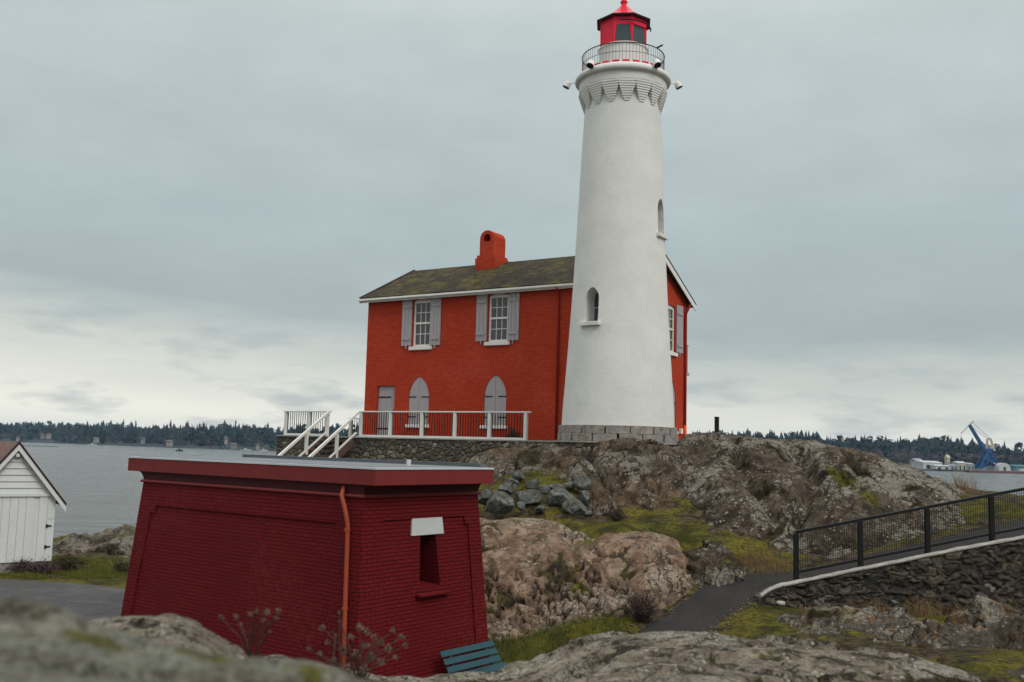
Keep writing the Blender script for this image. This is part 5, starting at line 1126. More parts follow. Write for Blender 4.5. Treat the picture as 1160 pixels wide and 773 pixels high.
FN = thing('mesh_fence', 'black metal fence with wire mesh panels climbing along the ramp wall', 'fence', tuple(P(902, 658, 22.25)))
fo = np.array(FN.location); posts = [P(902, 657, 22.28), P(975, 642.5, 22.48), P(1051, 627.5, 22.68), P(1124, 613, 22.88), P(1198, 599, 23.08), P(1275, 584, 23.28)]
posts = [q - fo for q in posts]; FH = 1.03
for i, q in enumerate(posts): MB().box(q[0] - 0.05, q[0] + 0.05, q[1] - 0.05, q[1] + 0.05, q[2] - 0.06, q[2] + FH - 0.03).build('post', IRON, FN, rz=0)
for a, b in zip(posts[:-1], posts[1:]):
    a = Vector(a); b = Vector(b); up = Vector((0, 0, 1))
    MB().bar(a + up * FH, b + up * FH, 0.065, 0.065).build('top_rail', IRON, FN)
    d = (b - a); MB().bar(a + up * 0.16 + d * 0.035, b + up * 0.16 - d * 0.035, 0.05, 0.055).build('bottom_rail', IRON, FN)
    w = MB(); n = 26
    for k in range(1, n): q = a + d * (0.035 + 0.93 * k / n); w.bar(q + up * 0.19, q + up * (FH - 0.034), 0.007)
    n = 15
    for k in range(1, n): z = 0.19 + (FH - 0.22) * k / n; w.bar(a + d * 0.036 + up * z, b - d * 0.036 + up * z, 0.0068)
    w.build('mesh_panel', IRON, FN)

bo = P(812, 488, 31.2)
BL = thing('bollard', 'short square black post standing on top of the brown rock by the house', 'post', tuple(bo))
MB().box(-0.062, 0.062, -0.062, 0.062, -0.4, 0.40).build('post', IRON, BL, bevel=0.008); MB().box(-0.068, 0.068, -0.068, 0.068, 0.402, 0.43).build('cap', IRON, BL, bevel=0.006)

# ==================================================================
#  SMALL VEGETATION
# ==================================================================
def surface_z(obj_list):
    """highest surface under a point, for planting"""
    from mathutils.bvhtree import BVHTree
    V = []; Fs = []
    for o in obj_list:
        n = len(V); V += [o.matrix_world @ v.co for v in o.data.vertices]; Fs += [tuple(i + n for i in p.vertices) for p in o.data.polygons]
    t = BVHTree.FromPolygons(V, Fs)
    def f(x, y):
        h = t.ray_cast(Vector((x, y, 14)), Vector((0, 0, -1))); return h[0].z if h[0] is not None else None
    return f
bpy.context.view_layer.update()
SOLID = [o for o in bpy.data.objects if o.type == 'MESH' and (o.name.startswith('rock_outcrop') or o.name.split('.')[0] in ('ground', 'boulder'))]
top = surface_z(SOLID)

def blades(pts, h, w, lean, r_, n=3):
    """one tapering blade (n quads) per planting point -> V, F"""
    N = len(pts); a = r_.uniform(0, 2 * np.pi, N); hh = h * r_.uniform(0.5, 1.25, N); ln = lean * r_.uniform(0.2, 1.2, N) * hh; la = r_.uniform(0, 2 * np.pi, N); ww = w * r_.uniform(0.6, 1.3, N)
    V = []; 
    for i in range(n + 1):
        t = i / n; wid = ww * (1 - t * 0.92) / 2; ox = np.cos(la) * ln * t * t; oy = np.sin(la) * ln * t * t; z = hh * t * (1 - 0.15 * t)
        for s_ in (-1, 1): V.append(np.stack([pts[:, 0] + ox + np.cos(a) * wid * s_, pts[:, 1] + oy + np.sin(a) * wid * s_, pts[:, 2] + z - 0.01], 1))
    V = np.stack(V, 1).reshape(-1, 3); k = 2 * (n + 1); b = np.arange(N)[:, None] * k
    Fq = np.concatenate([b + np.array([2 * i, 2 * i + 1, 2 * i + 3, 2 * i + 2]) for i in range(n)], 0); return V, Fq
def turf(name, areas, dens, h, w, mat, seed, thr=0.45, lean=0.6, onlyground=True):
    r_ = np.random.default_rng(seed); P_ = []
    for x0, x1, y0, y1 in areas:
        n = int((x1 - x0) * (y1 - y0) * dens); P_.append(np.stack([r_.uniform(x0, x1, n), r_.uniform(y0, y1, n)], 1))
    p = np.concatenate(P_); q = np.stack([p[:, 0], p[:, 1], np.zeros(len(p))], 1)
    g = 0.5 + 0.55 * fbm(q * 0.45, 3, seed=11) + 0.35 * fbm(q * 2.0, 2, seed=12)
    keep = (g > thr) & (linedist(path_c, p[:, 0], p[:, 1]) > 0.95) & (polydist(yard, p[:, 0], p[:, 1]) > 0.12)
    l = (p - PB) @ np.stack([PC, PA], 1); keep &= ~((l[:, 0] > -0.45) & (l[:, 0] < 3.65) & (l[:, 1] > -0.4) & (l[:, 1] < 7.6))
    p = p[keep]; gz = G(p[:, 0], p[:, 1]); z = []
    ok = []
    for (x, y), g0 in zip(p, gz):
        t = top(x, y)
        if t is None or abs(t - g0) > 0.10: ok.append(False); z.append(0)
        else: ok.append(True); z.append(t)
    ok = np.array(ok); p3 = np.stack([p[:, 0], p[:, 1], np.array(z)], 1)[ok]
    V, Fq = blades(p3, h, w, lean, r_, 2); return tag(link(name, polymesh(name, V, Fq), mat), kind='stuff')
turf('short_grass', [(0.2, 6.2, 20.8, 28.0), (-2, 3.5, 27, 31.5), (3, 12, 17.5, 26.0), (6, 14, 24, 30)], 420, 0.045, 0.016, GRASSMAT, 31, thr=0.62)
turf('lush_grass', [(-17, -7.5, 28.6, 33.5), (-0.6, 3.4, 19.0, 22.6)], 700, 0.13, 0.014, LUSHMAT, 32, thr=0.25)
# tall tufts of dry grass
def tuft(px, py, Y, n, h, label, seed, spread=0.22, mat=DRYMAT, name='dry_grass_tuft', w=0.009):
    r_ = np.random.default_rng(seed); c = P(px, py, Y); t = top(c[0], c[1]); z0 = t if t is not None else c[2]
    p = r_.normal(size=(n, 2)) * spread; pts = []
    for a in p:
        q = top(c[0] + a[0], c[1] + a[1]); pts.append((a[0], a[1], (q - z0) if q is not None and abs(q - z0) < 0.7 else 0.0))
    V, Fq = blades(np.array(pts), h, w, 0.8, r_, 3)
    return tag(link(name, polymesh(name, V, Fq), mat, loc=(c[0], c[1], z0)), label, 'grass tuft', 'tufts of tall dry grass')
for i, a in enumerate([(868, 646, 24.3, 260, 0.42, 'broad rusty grass tuft at the foot of the largest outcrop, left of the fence end'), (882, 650, 23.9, 160, 0.32, 'smaller tan grass tuft right beside the fence end post'),
    (1093, 556, 28.6, 200, 0.55, 'orange-brown grass tuft on the crest right of the largest outcrop'), (985, 692, 21.5, 180, 0.42, 'dry grass tuft against the dark stone wall, second fence panel'),
    (1048, 690, 21.4, 200, 0.46, 'dry grass tuft against the dark stone wall, third fence panel'), (1128, 698, 20.4, 220, 0.45, 'pale bent grass tuft near the right edge below the stone wall'), (1090, 692, 21.2, 150, 0.36, 'low brown grass tuft below the fourth fence post'),
    (845, 638, 24.5, 160, 0.26, 'thin green-brown tuft between the grey rock and the largest outcrop'), (618, 585, 26.6, 120, 0.22, 'thin tuft at the top edge of the pinkish slab'), (930, 694, 21.3, 140, 0.3, 'brown tuft at the low end of the stone wall')]):
    tuft(*a, 400 + i, 0.16 if i == 7 else 0.22)
tuft(587, 742, 20.4, 120, 0.55, 'tall thin pale grass stalks growing beside the teal bench', 420, 0.28, LUSHMAT, 'grass_tuft', 0.007)['group'] = 'green grass tufts'
# gravel and litter along the edges of the path
r_ = np.random.default_rng(77); L_p = np.array(path_c)[:7, :2]; V = []; Fq = []
for i in range(900):
    k = r_.integers(0, len(L_p) - 1); f_ = r_.random(); c = L_p[k] * (1 - f_) + L_p[k + 1] * f_; d = L_p[k + 1] - L_p[k]; d /= np.linalg.norm(d); o_ = r_.choice([-1, 1]) * (0.80 + r_.normal() * 0.22); x, y = c[0] - d[1] * o_, c[1] + d[0] * o_
    t = top(x, y); z = float(G(x, y)) + 0.02
    if t is None or t - z > 0.12: continue
    z = max(z, t); s_ = 0.012 + 0.03 * r_.random() ** 3; b = len(V); p_ = r_.normal(size=(6, 3)); p_ /= np.linalg.norm(p_, axis=1)[:, None]
    o6 = np.array([(1, 0, 0), (0, 1, 0), (-1, 0, 0), (0, -1, 0), (0, 0, 0.8), (0, 0, -0.8)]) + p_ * 0.25; V += [tuple(np.array((x, y, z)) + q * s_) for q in o6]
    for a_, b_ in ((0, 1), (1, 2), (2, 3), (3, 0)): Fq += [(b + a_, b + b_, b + 4), (b + b_, b + a_, b + 5)]
tag(link('gravel', polymesh('gravel', V, np.array(Fq)), mk_leaf('path_gravel', (0.05, 0.04, 0.03), (0.19, 0.16, 0.125), 25)), kind='stuff')
# twiggy bushes
def bush(name, px, py, Y, rad, h, label, seed, mat=TWIG, n=150, leaf=None, leafn=0, on=None, cat='bush', group=None, leafs=0.02):
    r_ = random.Random(seed); c = P(px, py, Y); t = top(c[0], c[1]) if on is None else on; z0 = t if t is not None else c[2]
    root = thing(name, label, cat, (c[0], c[1], z0), group=group); m = MB(); tips = []
    for i in range(n):
        a = r_.uniform(0, 2 * math.pi); s_ = r_.random() ** 0.6; d = Vector((math.cos(a) * rad * s_, math.sin(a) * rad * s_, h * (1.05 - 0.65 * s_ ** 2) * r_.uniform(0.6, 1.1)))
        p0 = Vector((math.cos(a) * 0.15 * rad, math.sin(a) * 0.15 * rad, -0.04)); p1 = d * 0.5 + Vector((r_.uniform(-1, 1), r_.uniform(-1, 1), r_.uniform(0, 1))) * rad * 0.14
        m.tube([p0, p1, d], [0.006 + rad * 0.006, 0.004 + rad * 0.004, 0.002 + rad * 0.002], 4, False); tips += [p1, d]
        for k in range(3):
            q = p1.lerp(d, r_.random()); e = q + Vector((r_.uniform(-1, 1), r_.uniform(-1, 1), r_.uniform(-0.1, 1))) * rad * 0.3; m.tube([q, e], [0.003 + rad * 0.003, 0.0015 + rad * 0.002], 3, False); tips.append(e)
    m.build('branches', mat, root)
    if leaf:
        V = []; Fq = []
        for i in range(leafn):
            q = r_.choice(tips) + Vector((r_.gauss(0, 1), r_.gauss(0, 1), r_.gauss(0, 1))) * rad * 0.08; u = Vector((r_.gauss(0, 1), r_.gauss(0, 1), r_.gauss(0, 1))).normalized(); v = u.orthogonal().normalized(); s_ = leafs * r_.uniform(0.6, 1.4)
            b = len(V); V += [tuple(q - v * s_ * 0.45), tuple(q + u * s_), tuple(q + v * s_ * 0.45), tuple(q - u * s_)]; Fq.append((b, b + 1, b + 2, b + 3))
        link('leaves', polymesh('leaves', V, np.array(Fq)), leaf, root)
    return root
bush('bush', 727, 706, 21.8, 0.46, 0.62, 'dark twiggy bush left of the asphalt path', 51, n=170, leaf=TWIG, leafn=500)
bush('bush', 700, 588, 27, 0.30, 0.30, 'low bare brown bush on the grass shelf below the tower', 52, n=70, leaf=TWIG, leafn=200)
bush('bush', 580, 506, 35.4, 0.34, 0.62, 'small dark green bush against the terrace wall by the railing end', 53, n=90, leaf=SHRUBG, leafn=900, on=float(P(580, 508, 35.4)[2]), leafs=0.035)
for i, (px, rad, h, lab) in enumerate([(4, 0.5, 0.30, 'dark heather bush at the far left foot of the white shed'), (26, 0.5, 0.34, 'dark heather bush below the middle of the white shed door'), (48, 0.5, 0.30, 'dark heather bush in front of the right corner of the white shed'), (-14, 0.5, 0.3, 'dark heather bush cut off by the left picture edge')]):
    bush('bush', px, 652, 29.7, rad, h, lab, 60 + i, HEATH, 90, HEATH, 260, cat='bush', group='heather along the shed', leafs=0.03)
bush('bush', 78, 646, 30.9, 0.5, 0.4, 'low olive bush just right of the white shed', 66, TWIG, 90, SHRUBG, 900, leafs=0.03)
bush('bush', 138, 648, 30.5, 0.35, 0.3, 'small green bush at the left edge of the crimson building', 67, TWIG, 60, SHRUBG, 500, leafs=0.03)
bush('bush', 100, 594, 38.5, 0.3, 0.34, 'tiny bush silhouetted on the crest of the shore rock', 69, TWIG, 50, SHRUBG, 300, on=float(P(150, 601, 37)[2]), leafs=0.03) if False else None
YEL = mk_leaf('yellow_flowers', (0.38, 0.24, 0.04), (0.55, 0.36, 0.07), 9)
bush('flowering_plant', 10, 646, 29.9, 0.22, 0.52, 'yellow flowering plant at the foot of the white shed', 68, TWIG, 40, YEL, 380, cat='plant', leafs=0.035)
# dried seed-head plants in front of the crimson wall
def seedplant(px, py, Y, heads, label, seed):
    r_ = random.Random(seed); c = P(px, py, Y); root = thing('dried_plant', label, 'plant', tuple(c), group='dried seed-head plants'); st = MB()
    for hx, hy, hr in heads:
        e = Vector(P(hx, hy, Y + r_.uniform(-0.15, 0.15)) - c); b = Vector((r_.uniform(-0.03, 0.03), r_.uniform(-0.03, 0.03), -0.05)); mid = b.lerp(e, 0.55) + Vector((r_.uniform(-0.02, 0.02), 0, 0.02)) - Vector((e.x * 0.25, 0, 0))
        st.tube([b, mid, e], [0.0045, 0.0035, 0.0025], 5, False)
        for k in range(3):
            q = mid.lerp(e, r_.random()); st.tube([q, q + Vector((r_.uniform(-0.04, 0.04), r_.uniform(-0.04, 0.04), r_.uniform(0.0, 0.05)))], [0.002, 0.0012], 3, False)
        rr = hr * 0.75 * Y / FPX; V = []; Fq = []
        for k in range(70):
            d = Vector((r_.gauss(0, 1), r_.gauss(0, 1), r_.gauss(0, 1))).normalized(); q = e + d * rr * r_.uniform(0.2, 1.0) * 0.9; u = (d + Vector((r_.gauss(0, 1), r_.gauss(0, 1), r_.gauss(0, 1))) * 0.5).normalized(); v = u.orthogonal().normalized(); s_ = rr * 0.30
            n = len(V); V += [tuple(q - v * s_ * 0.5), tuple(q + u * s_), tuple(q + v * s_ * 0.5), tuple(q - u * s_ * 0.6)]; Fq.append((n, n + 1, n + 2, n + 3))
        link('seed_head', polymesh('seed_head', V, np.array(Fq)), SEED, root)
    st.build('stems', TWIG, root)
seedplant(283, 750, 5.2, [(250, 700, 5), (267, 699, 5), (283, 696, 5), (290, 692, 4), (303, 694, 6), (316, 692, 5), (313, 700, 4), (298, 703, 4), (272, 708, 4), (306, 716, 3)], 'dried plant with a few seed heads, left of the drainpipe', 81)
rs = random.Random(5)
h2 = [(365, 712, 6), (371, 728, 5), (362, 741, 5), (408, 711, 7), (416, 716, 6), (398, 722, 6), (388, 736, 7), (424, 722, 6), (432, 728, 6), (445, 714, 5), (455, 722, 6), (459, 731, 5), (440, 735, 7), (414, 731, 7), (402, 742, 8), (420, 745, 8), (378, 748, 6), (432, 750, 7), (392, 756, 7), (412, 758, 7), (385, 704, 3), (448, 745, 5)]
seedplant(405, 776, 5.7, h2, 'dense dried plant with many pinkish-brown seed heads below the drainpipe', 82)
seedplant(383, 768, 5.3, [(384, 694, 3), (380, 720, 3), (350, 735, 4), (357, 752, 4)], 'sparse dried stalks standing just left of the dense dried plant', 83)

# ==================================================================
#  FAR SHORES
# ==================================================================
def hill_strip(name, shore, back, hts, mat):
    """land rising behind a shoreline; shore: list of (x,y); hts: (distance behind, height)"""
    sh = np.array(shore); d = np.gradient(sh, axis=0); d /= np.linalg.norm(d, axis=1)[:, None]; nrm = np.stack([-d[:, 1], d[:, 0]], 1); nrm *= np.sign((nrm * sh).sum(1))[:, None]
    X = np.array([sh[:, 0] + nrm[:, 0] * b for b, _ in hts]); Y = np.array([sh[:, 1] + nrm[:, 1] * b for b, _ in hts]); Z = np.array([np.full(len(sh), h) for _, h in hts])
    q = np.stack([X.ravel(), Y.ravel(), Z.ravel()], 1); Z = Z + (noise3(q * 0.012, 4) * 3).reshape(Z.shape) * (Z > 1)
    me, _ = gridmesh(name, X, Y, Z); return tag(link(name, me, mat), kind='structure'), sh, nrm
SHORELAND = flat('far_shore_land', (0.012, 0.016, 0.015))
def interp_line(a, n): 
    a = np.array(a, float); s_ = np.r_[0, np.cumsum(np.linalg.norm(np.diff(a, axis=0), axis=1))]; t = np.linspace(0, s_[-1], n); return np.stack([np.interp(t, s_, a[:, 0]), np.interp(t, s_, a[:, 1])], 1)
lsh = interp_line([(-980, 1420), (-604, 1189), (-310, 925), (-206, 845), (-150, 800), (-70, 770)], 60)
rsh = interp_line([(60, 700), (150, 660), (285, 662), (353, 687), (470, 730)], 50)
hl_, lS, lN = hill_strip('far_hill', lsh, 1, [(-6, -2), (-1, 0.2), (2, 1.2), (40, 4), (120, 8), (220, 11), (320, 3), (380, -2)], SHORELAND)
hr_, rS, rN = hill_strip('far_hill', rsh, 1, [(-1, -2), (0, 1.4), (14, 1.6), (60, 2.5), (130, 8), (220, 11), (300, 3), (360, -2)], SHORELAND)
def conifer(r_, h, w):
    V = []; Fq = []; n = 7; tiers = 6
    for t in range(tiers):
        z0 = h * (0.02 + 0.92 * t / tiers); z1 = min(h, z0 + h * 0.30); rr = w / 2 * (1 - t / tiers) ** 0.8 * r_.uniform(0.8, 1.15) + 0.15; b = len(V)
        for k in range(n):
            a = 2 * math.pi * (k + r_.random() * 0.7) / n; q = rr * r_.uniform(0.55, 1.15); V.append((math.cos(a) * q, math.sin(a) * q, z0 + r_.uniform(-0.05, 0.05) * h))
        V.append((r_.uniform(-.2, .2), r_.uniform(-.2, .2), z1))
        for k in range(n): Fq.append((b + k, b + (k + 1) % n, b + n))
    return np.array(V), np.array(Fq)
def roundtree(r_, h, w):
    V = []; Fq = []
    for c in range(7):
        cx, cy, cz = r_.gauss(0, w * 0.2), r_.gauss(0, w * 0.2), h * r_.uniform(0.35, 0.85); rr = w * r_.uniform(0.2, 0.36)
        for k in range(16):
            d = np.array([r_.gauss(0, 1), r_.gauss(0, 1), r_.gauss(0, 1)]); d /= np.linalg.norm(d); q = np.array([cx, cy, cz]) + d * rr; u = np.cross(d, [0.3, 0.5, 0.8]); u /= np.linalg.norm(u); v = np.cross(d, u); s_ = rr * 0.55
            b = len(V); V += [q - u * s_, q + v * s_, q + u * s_]; Fq.append((b, b + 1, b + 2))
    return np.array(V), np.array(Fq)
def mixedtree(r_, h, w):
    if r_.random() < 0.32: return conifer(r_, h, w * r_.uniform(0.7, 1.1))
    V = []; Fq = []; h2 = h * r_.uniform(0.62, 0.95); w2 = h * r_.uniform(0.45, 0.8)
    for c in range(9):
        t = r_.random(); cz = h2 * (0.06 + 0.86 * t); sp_ = w2 * 0.5 * (1 - 0.65 * t); cx, cy = r_.uniform(-1, 1) * sp_ * 0.7, r_.uniform(-1, 1) * sp_ * 0.7; rr = w2 * r_.uniform(0.16, 0.30) * (1.1 - 0.45 * t)
        for k in range(14):
            d = np.array([r_.gauss(0, 1), r_.gauss(0, 1), r_.gauss(0, 1)]); d /= np.linalg.norm(d); q = np.array([cx, cy, cz]) + d * rr; u = np.cross(d, [0.3, 0.5, 0.8]); u /= np.linalg.norm(u); v = np.cross(d, u); s_ = rr * r_.uniform(0.5, 0.9)
            b = len(V); V += [q - u * s_, q + v * s_ * 1.3, q + u * s_]; Fq.append((b, b + 1, b + 2))
    return np.array(V), np.array(Fq)
def wood(name, sh, nr, n, rows, hrange, frac, seed, mat, maker, skip=None):
    r_ = random.Random(seed); Vs = []; Fs = []; off0 = 0
    for i in range(n):
        t = r_.random() * (len(sh) - 1); k = int(t); f_ = t - k; s_ = sh[k] * (1 - f_) + sh[min(k + 1, len(sh) - 1)] * f_; nn = nr[k]; b = rows[0] + (rows[1] - rows[0]) * r_.random() ** 0.8
        x, y = s_ + nn * b; z = float(np.interp(b, [0, 6, 40, 120, 220, 320], [0.6, 2, 4, 8, 11, 3])) - 0.5
        if skip and skip(x, y, b): continue
        g = 0.5 + 0.55 * float(noise3(np.array([[x * 0.012, y * 0.012, seed]]), 9)[0]) + 0.45 * float(noise3(np.array([[x * 0.035, y * 0.035, seed]]), 12)[0]); h = (hrange[0] + (hrange[1] - hrange[0]) * (r_.random() ** 2 * 0.5 + max(0, g) * 0.65)); w = h * r_.uniform(0.36, 0.75)
        V, Fq = maker(r_, h, w); V = V + np.array([x, y, z]); Vs.append(V); Fs.append(Fq + off0); off0 += len(V)
    return tag(link(name, polymesh(name, np.concatenate(Vs), np.concatenate(Fs)), mat), kind='stuff')
wood('far_woods', lS, lN, 1900, (3, 230), (6, 25), 1, 5, FOREST, mixedtree)
wood('far_woods', rS, rN, 1200, (70, 230), (6, 22), 1, 6, FOREST, mixedtree)
wood('bare_trees', lS, lN, 420, (1, 70), (3, 8), 1, 7, BAREWOOD, roundtree)
wood('bare_trees', rS, rN, 420, (55, 120), (5, 10), 1, 8, BAREWOOD, roundtree)
# houses among the trees of the left shore
PALE = flat('pale_house_wall', (0.26, 0.24, 0.21)); GREYW = flat('grey_house_wall', (0.19, 0.19, 0.185)); ROOFG = flat('grey_house_roof', (0.16, 0.15, 0.15)); WINC = flat('house_windows', (0.03, 0.035, 0.04), 0.3)
def far_house(px, py, Y, w, h, label, i, wall=PALE, cat='house', grp='houses on the far left shore', name='house'):
    c = P(px, py, Y); c[2] = max(c[2], 0.4); r_ = thing(name, label, cat, tuple(c), math.atan2(-c[0], c[1]) * -1 * 0 + (0.3 if i % 2 else -0.25), group=grp); w *= 0.46; h *= 0.5; d = w * 0.8
    m = MB(); m.prism([(-w / 2, -2.5), (w / 2, -2.5), (w / 2, h), (0, h + w * 0.22), (-w / 2, h)] if i % 2 else [(-w / 2, -2.5), (w / 2, -2.5), (w / 2, h), (-w / 2, h)], 1, -d / 2, d / 2); m.build('wall', wall, r_)
    e = 0.5; m = MB()
    if i % 2: q = [(-w / 2 - e, h - e * 0.44 + 0.05), (0, h + w * 0.22 + 0.05), (w / 2 + e, h - e * 0.44 + 0.05)]; m.prism(q + [(x, z + 0.35) for x, z in q[::-1]], 1, -d / 2 - e, d / 2 + e)
    else: q = [(-d / 2 - e, h), (0, h + d * 0.22), (d / 2 + e, h)]; m.prism(q, 0, -w / 2 - e, w / 2 + e)
    m.build('roof', ROOFG, r_)
    for k in range(3): MB().box(-w * 0.36 + k * w * 0.26, -w * 0.22 + k * w * 0.26, -d / 2 - 0.08, -d / 2 - 0.02, h * 0.35, h * 0.75).build('window', WINC, r_)
for i, a in enumerate([(48, 495, 1080, 7, 5.5, 'small pale house high in the far woods near the left edge'), (55, 494.5, 1055, 10, 4, 'wide low pale house beside the small one high in the far left woods'), (109, 499, 985, 9, 4, 'pale far house a third of the way along the left shore'), (162, 500, 950, 7, 6, 'narrow tall pale house in the middle of the far left woods'),
    (192, 503, 905, 10, 5, 'largest pale house near the water in the middle of the left shore'), (256, 500, 880, 6, 7, 'tall narrow house in the woods above the right part of the left shore'), (265, 505.5, 860, 9, 3.5, 'long low house by the water, right part of the left shore'), (292, 506.5, 842, 6, 4, 'small house by the water left of the terrace railing'), (20, 497, 1130, 6, 4, 'tiny pale house close to the left picture edge')]):
    far_house(*a, i, PALE if i % 3 else GREYW)
for k, (px, Y, l_, lab) in enumerate([(203, 660, 5, 'small dark motor boat out on the grey water, left shore'), (278, 828, 9, 'white boat moored below the far left houses'), (298, 822, 7, 'small moored boat nearest the terrace at the far left shore'), (104, 980, 8, 'white boat under the middle of the left wooded shore')]):
    d0 = P(px, 511, Y); bt_ = thing('boat', lab, 'boat', (d0[0], d0[1], 0.0), 0.2 * k, group='boats on the harbour'); hm = flat('boat_hull', (0.05, 0.05, 0.055) if k == 0 else (0.45, 0.45, 0.44))
    V = []; n = 9
    for i in range(n):
        t = i / (n - 1); w = l_ * 0.17 * (1 - max(0, t - 0.45) ** 2 * 3.3) * 0.5 + 0.02
        for s_, z in ((-0.6, -0.3), (-1, 0.75 + 0.3 * t), (1, 0.75 + 0.3 * t), (0.6, -0.3)): V.append((l_ * (t - 0.5), w * s_ * 1.3, z))
    m = MB(); m.add(V, [(4 * i + k_, 4 * i + (k_ + 1) % 4, 4 * i + 4 + (k_ + 1) % 4, 4 * i + 4 + k_) for i in range(n - 1) for k_ in range(4)] + [(0, 1, 2, 3), (4 * n - 1, 4 * n - 2, 4 * n - 3, 4 * n - 4)]); m.build('hull', hm, bt_)
    m = MB(); m.prism([(-l_ * 0.15, 0.8), (l_ * 0.16, 0.9), (l_ * 0.08, 1.9), (-l_ * 0.13, 1.9)], 1, -l_ * 0.07, l_ * 0.07); m.build('cabin', hm, bt_)
d0, d1 = PZ(18, 504.8, 0.3), PZ(66, 506.0, 0.3); BM = MB().tube([(0, 0, 0), tuple(np.array((*(d1 - d0)[:2], 0)))], 0.35, 8)
tag(BM.build('log_boom', flat('wet_logs', (0.06, 0.055, 0.05)), None, loc=(d0[0], d0[1], 0.1)), 'long dark floating log boom on the water above the white shed roof', 'log boom')

# ---- right-hand harbour front
def at(px, Y): return P(px, 530, Y)
WHW = flat('white_sheet_metal', (0.44, 0.45, 0.45)); GRW = flat('grey_sheet_metal', (0.26, 0.28, 0.30)); TEALW = flat('teal_sheet_metal', (0.06, 0.16, 0.18)); RUST = flat('rust_red_hull', (0.13, 0.05, 0.045)); BEIGE = flat('beige_wall', (0.42, 0.38, 0.28)); DOCKM = flat('dock_concrete', (0.16, 0.15, 0.145))
def warehouse(px0, px1, ztop, Y, mat, label, round_=False, depth=18, cat='warehouse', name='warehouse', zb=1.2, doors=2, roofmat=None):
    a, b = at(px0, Y), at(px1, Y); w = b[0] - a[0]; r_ = thing(name, label, cat, ((a[0] + b[0]) / 2, a[1], zb), 0.06, group='buildings on the far right waterfront'); h = ztop - zb
    m = MB()
    if round_: pr = [(-w / 2, 0), (w / 2, 0)] + [(w / 2 * math.cos(t), h * 0.35 + h * 0.65 * math.sin(t)) for t in np.linspace(0, math.pi, 13)]
    else: pr = [(-w / 2, 0), (w / 2, 0), (w / 2, h * 0.8), (0, h * 0.8), (-w / 2, h * 0.8)]
    if round_: m.prism(pr, 1, 0, depth); m.build('wall', mat, r_)
    else:
        m.box(-w / 2, w / 2, 0, depth, 0, h * 0.78); m.build('wall', mat, r_)
        MB().prism([(-0.4, h * 0.785), (depth + 0.4, h * 0.785), (depth / 2, h)], 0, -w / 2 - 0.3, w / 2 + 0.3).build('roof', roofmat or mat, r_)
    for k in range(doors):
        x = -w / 2 + w * (k + 0.5) / doors; MB().box(x - w * 0.10, x + w * 0.10, -0.08, -0.02, 0.02, h * 0.5).build('door', WINC, r_)
warehouse(1046, 1068, 6.6, 676, WHW, 'long white warehouse left of the blue crane on the right shore')
warehouse(1060, 1077, 4.0, 668, WHW, 'low white shed in front of the long white warehouse', depth=8)
warehouse(1073.5, 1076.5, 11.0, 685, BEIGE, 'slim beige tower building on the right waterfront', depth=4, doors=1)
warehouse(1077, 1085, 4.6, 672, GRW, 'dark grey shed between the beige tower and the cream building', depth=8)
warehouse(1085.5, 1095, 6.8, 676, BEIGE, 'cream building just left of the blue crane', depth=10, roofmat=WHW)
warehouse(1096, 1104, 6.0, 680, GRW, 'grey building directly left of the crane foot', depth=10)
warehouse(1131.5, 1145, 6.4, 680, WHW, 'white round-roofed hangar right of the blue crane', True, 26, doors=1)
warehouse(1150, 1172, 5.4, 690, TEALW, 'teal warehouse at the right picture edge', depth=14)
warehouse(1038, 1046, 8.0, 690, GRW, 'grey building at the left end of the right waterfront', depth=10)
for i, (px0, px1, mat, lab) in enumerate([(1104, 1131, RUST, 'long rust-red barge moored below the blue crane'), (1148, 1180, RUST, 'rust-red barge moored at the right picture edge')]):
    a, b = PZ(px0, 535.5, 0), PZ(px1, 535.5, 0); l_ = np.linalg.norm((b - a)[:2]); br = thing('barge', lab, 'barge', ((a[0] + b[0]) / 2, a[1] - 3, 0), 0.05)
    MB().prism([(-l_ / 2 + 1, -0.5), (l_ / 2 - 1, -0.5), (l_ / 2, 1.3), (-l_ / 2, 1.3)], 1, -3, 3).build('hull', mat, br); MB().box(-l_ / 2 + 0.5, l_ / 2 - 0.5, -2.8, 2.8, 1.303, 1.7).build('deck_load', DOCKM, br)
    MB().box(l_ * 0.25, l_ * 0.38, -1.5, 1.5, 1.703, 3.2).build('deckhouse', WHW, br)
qa, qb = at(1030, 668), at(1190, 690); m = MB(); m.box(0, float(np.linalg.norm((qb - qa)[:2])), 0, 6, -1, 1.25)
tag(m.build('quay_wall', DOCKM, None, loc=(qa[0], qa[1], 0), rz=math.atan2(qb[1] - qa[1], qb[0] - qa[0])), 'grey concrete quay along the far right waterfront', 'quay')
# ---- blue harbour crane
CB = flat('crane_blue', (0.004, 0.06, 0.19)); CY_ = flat('crane_cream', (0.40, 0.36, 0.28))
cb = at(1118, 690); CR = thing('harbour_crane', 'tall blue harbour crane with raised boom on the far right shore', 'crane', (cb[0], cb[1], 1.2))
sc = 690 / FPX
def cp(px, py): q = P(px, py, 690) - np.array([cb[0], cb[1], 1.2]); return Vector((q[0], 0, q[2]))
m = MB()
for y in (-4, 4):
    for (a, b) in (((1107.5, 531), (1117.5, 512)), ((1129.5, 531), (1121.5, 512)), ((1112, 522), (1125, 522)), ((1110, 526.5), (1127, 526.5)), ((1108.5, 530), (1125, 522)), ((1128.5, 530), (1112, 522)), ((1117.5, 512), (1121.5, 512))):
        p, q = cp(*a), cp(*b); p.y = y * (1 if a[1] > 520 else 0.5); q.y = y * (1 if b[1] > 520 else 0.5); m.bar(p, q, 1.3)
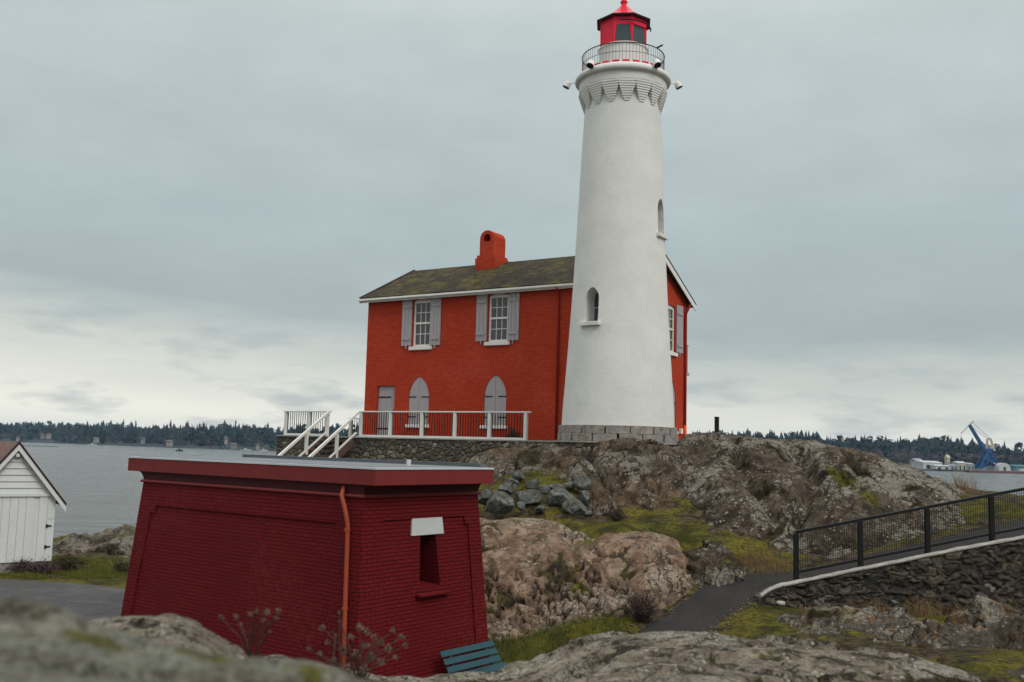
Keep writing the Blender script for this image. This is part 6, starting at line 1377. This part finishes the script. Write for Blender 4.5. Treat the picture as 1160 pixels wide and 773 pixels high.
m.prism([(cp(1115.5, 522).x, cp(1112.5, 523).z), (cp(1123, 522).x, cp(1125, 523).z), (cp(1121.5, 511).x, cp(1122, 511).z), (cp(1117.5, 511).x, cp(1116, 511).z)], 1, -1.8, 1.8)
m.build('portal', CB, CR)
m = MB(); p = cp(1114.5, 511); q = cp(1123.5, 508.5); m.box(p.x, q.x, -2.4, 2.4, p.z, q.z); m.build('turntable', CB, CR)
m = MB(); tri = [cp(1117, 510), cp(1127, 511), cp(1122, 497), cp(1119, 497)]; m.bar(tri[0], tri[3], 1.1); m.bar(tri[1], tri[2], 1.1); m.bar(tri[3], tri[2], 1.0); m.bar(cp(1118, 505), cp(1124.5, 505), 0.9); m.bar(tri[0], cp(1124.5, 504), 0.7)
m.box(cp(1121, 510).x, cp(1126, 510).x, -1.6, 1.6, cp(1121, 510.5).z, cp(1121, 504.5).z); m.build('machinery_house', CY_, CR)
m = MB(); a, b = cp(1115.5, 510), cp(1098.3, 481.5)
for y in (-1.2, 1.2): m.bar(a + Vector((0, y, 0)), b + Vector((0, y * 0.5, 0)), 1.2, 1.5)
for k in range(1, 7): m.bar(a.lerp(b, k / 7) + Vector((0, -1.2, 0)), a.lerp(b, k / 7) + Vector((0, 1.2, 0)), 0.4)
m.build('boom', CB, CR)
m = MB(); m.bar(cp(1103, 477.2), cp(1089, 491), 0.45, 0.6); m.bar(cp(1098.3, 481.5), cp(1103, 477), 0.7); m.bar(cp(1101.5, 478.5), cp(1122, 497.5), 0.28); m.bar(cp(1099, 482), cp(1119, 497.5), 0.25); m.tube([cp(1089, 491), cp(1088.6, 497)], 0.15, 5); m.build('jib', CY_, CR)

# ==================================================================
#  AIR
# ==================================================================
HZ = bpy.data.materials.new('sea_air'); HZ.use_nodes = True; ht = HZ.node_tree; ht.nodes.clear(); ho = ht.nodes.new('ShaderNodeOutputMaterial'); hv = ht.nodes.new('ShaderNodeVolumePrincipled')
hv.inputs['Color'].default_value = (0.50, 0.74, 1.0, 1); hv.inputs['Density'].default_value = 0.00010; hv.inputs['Anisotropy'].default_value = 0.2; ht.links.new(hv.outputs[0], ho.inputs['Volume'])
tag(MB().box(-4300, 4300, -4300, 4300, -4.5, 60).build('haze', HZ, None), kind='stuff')
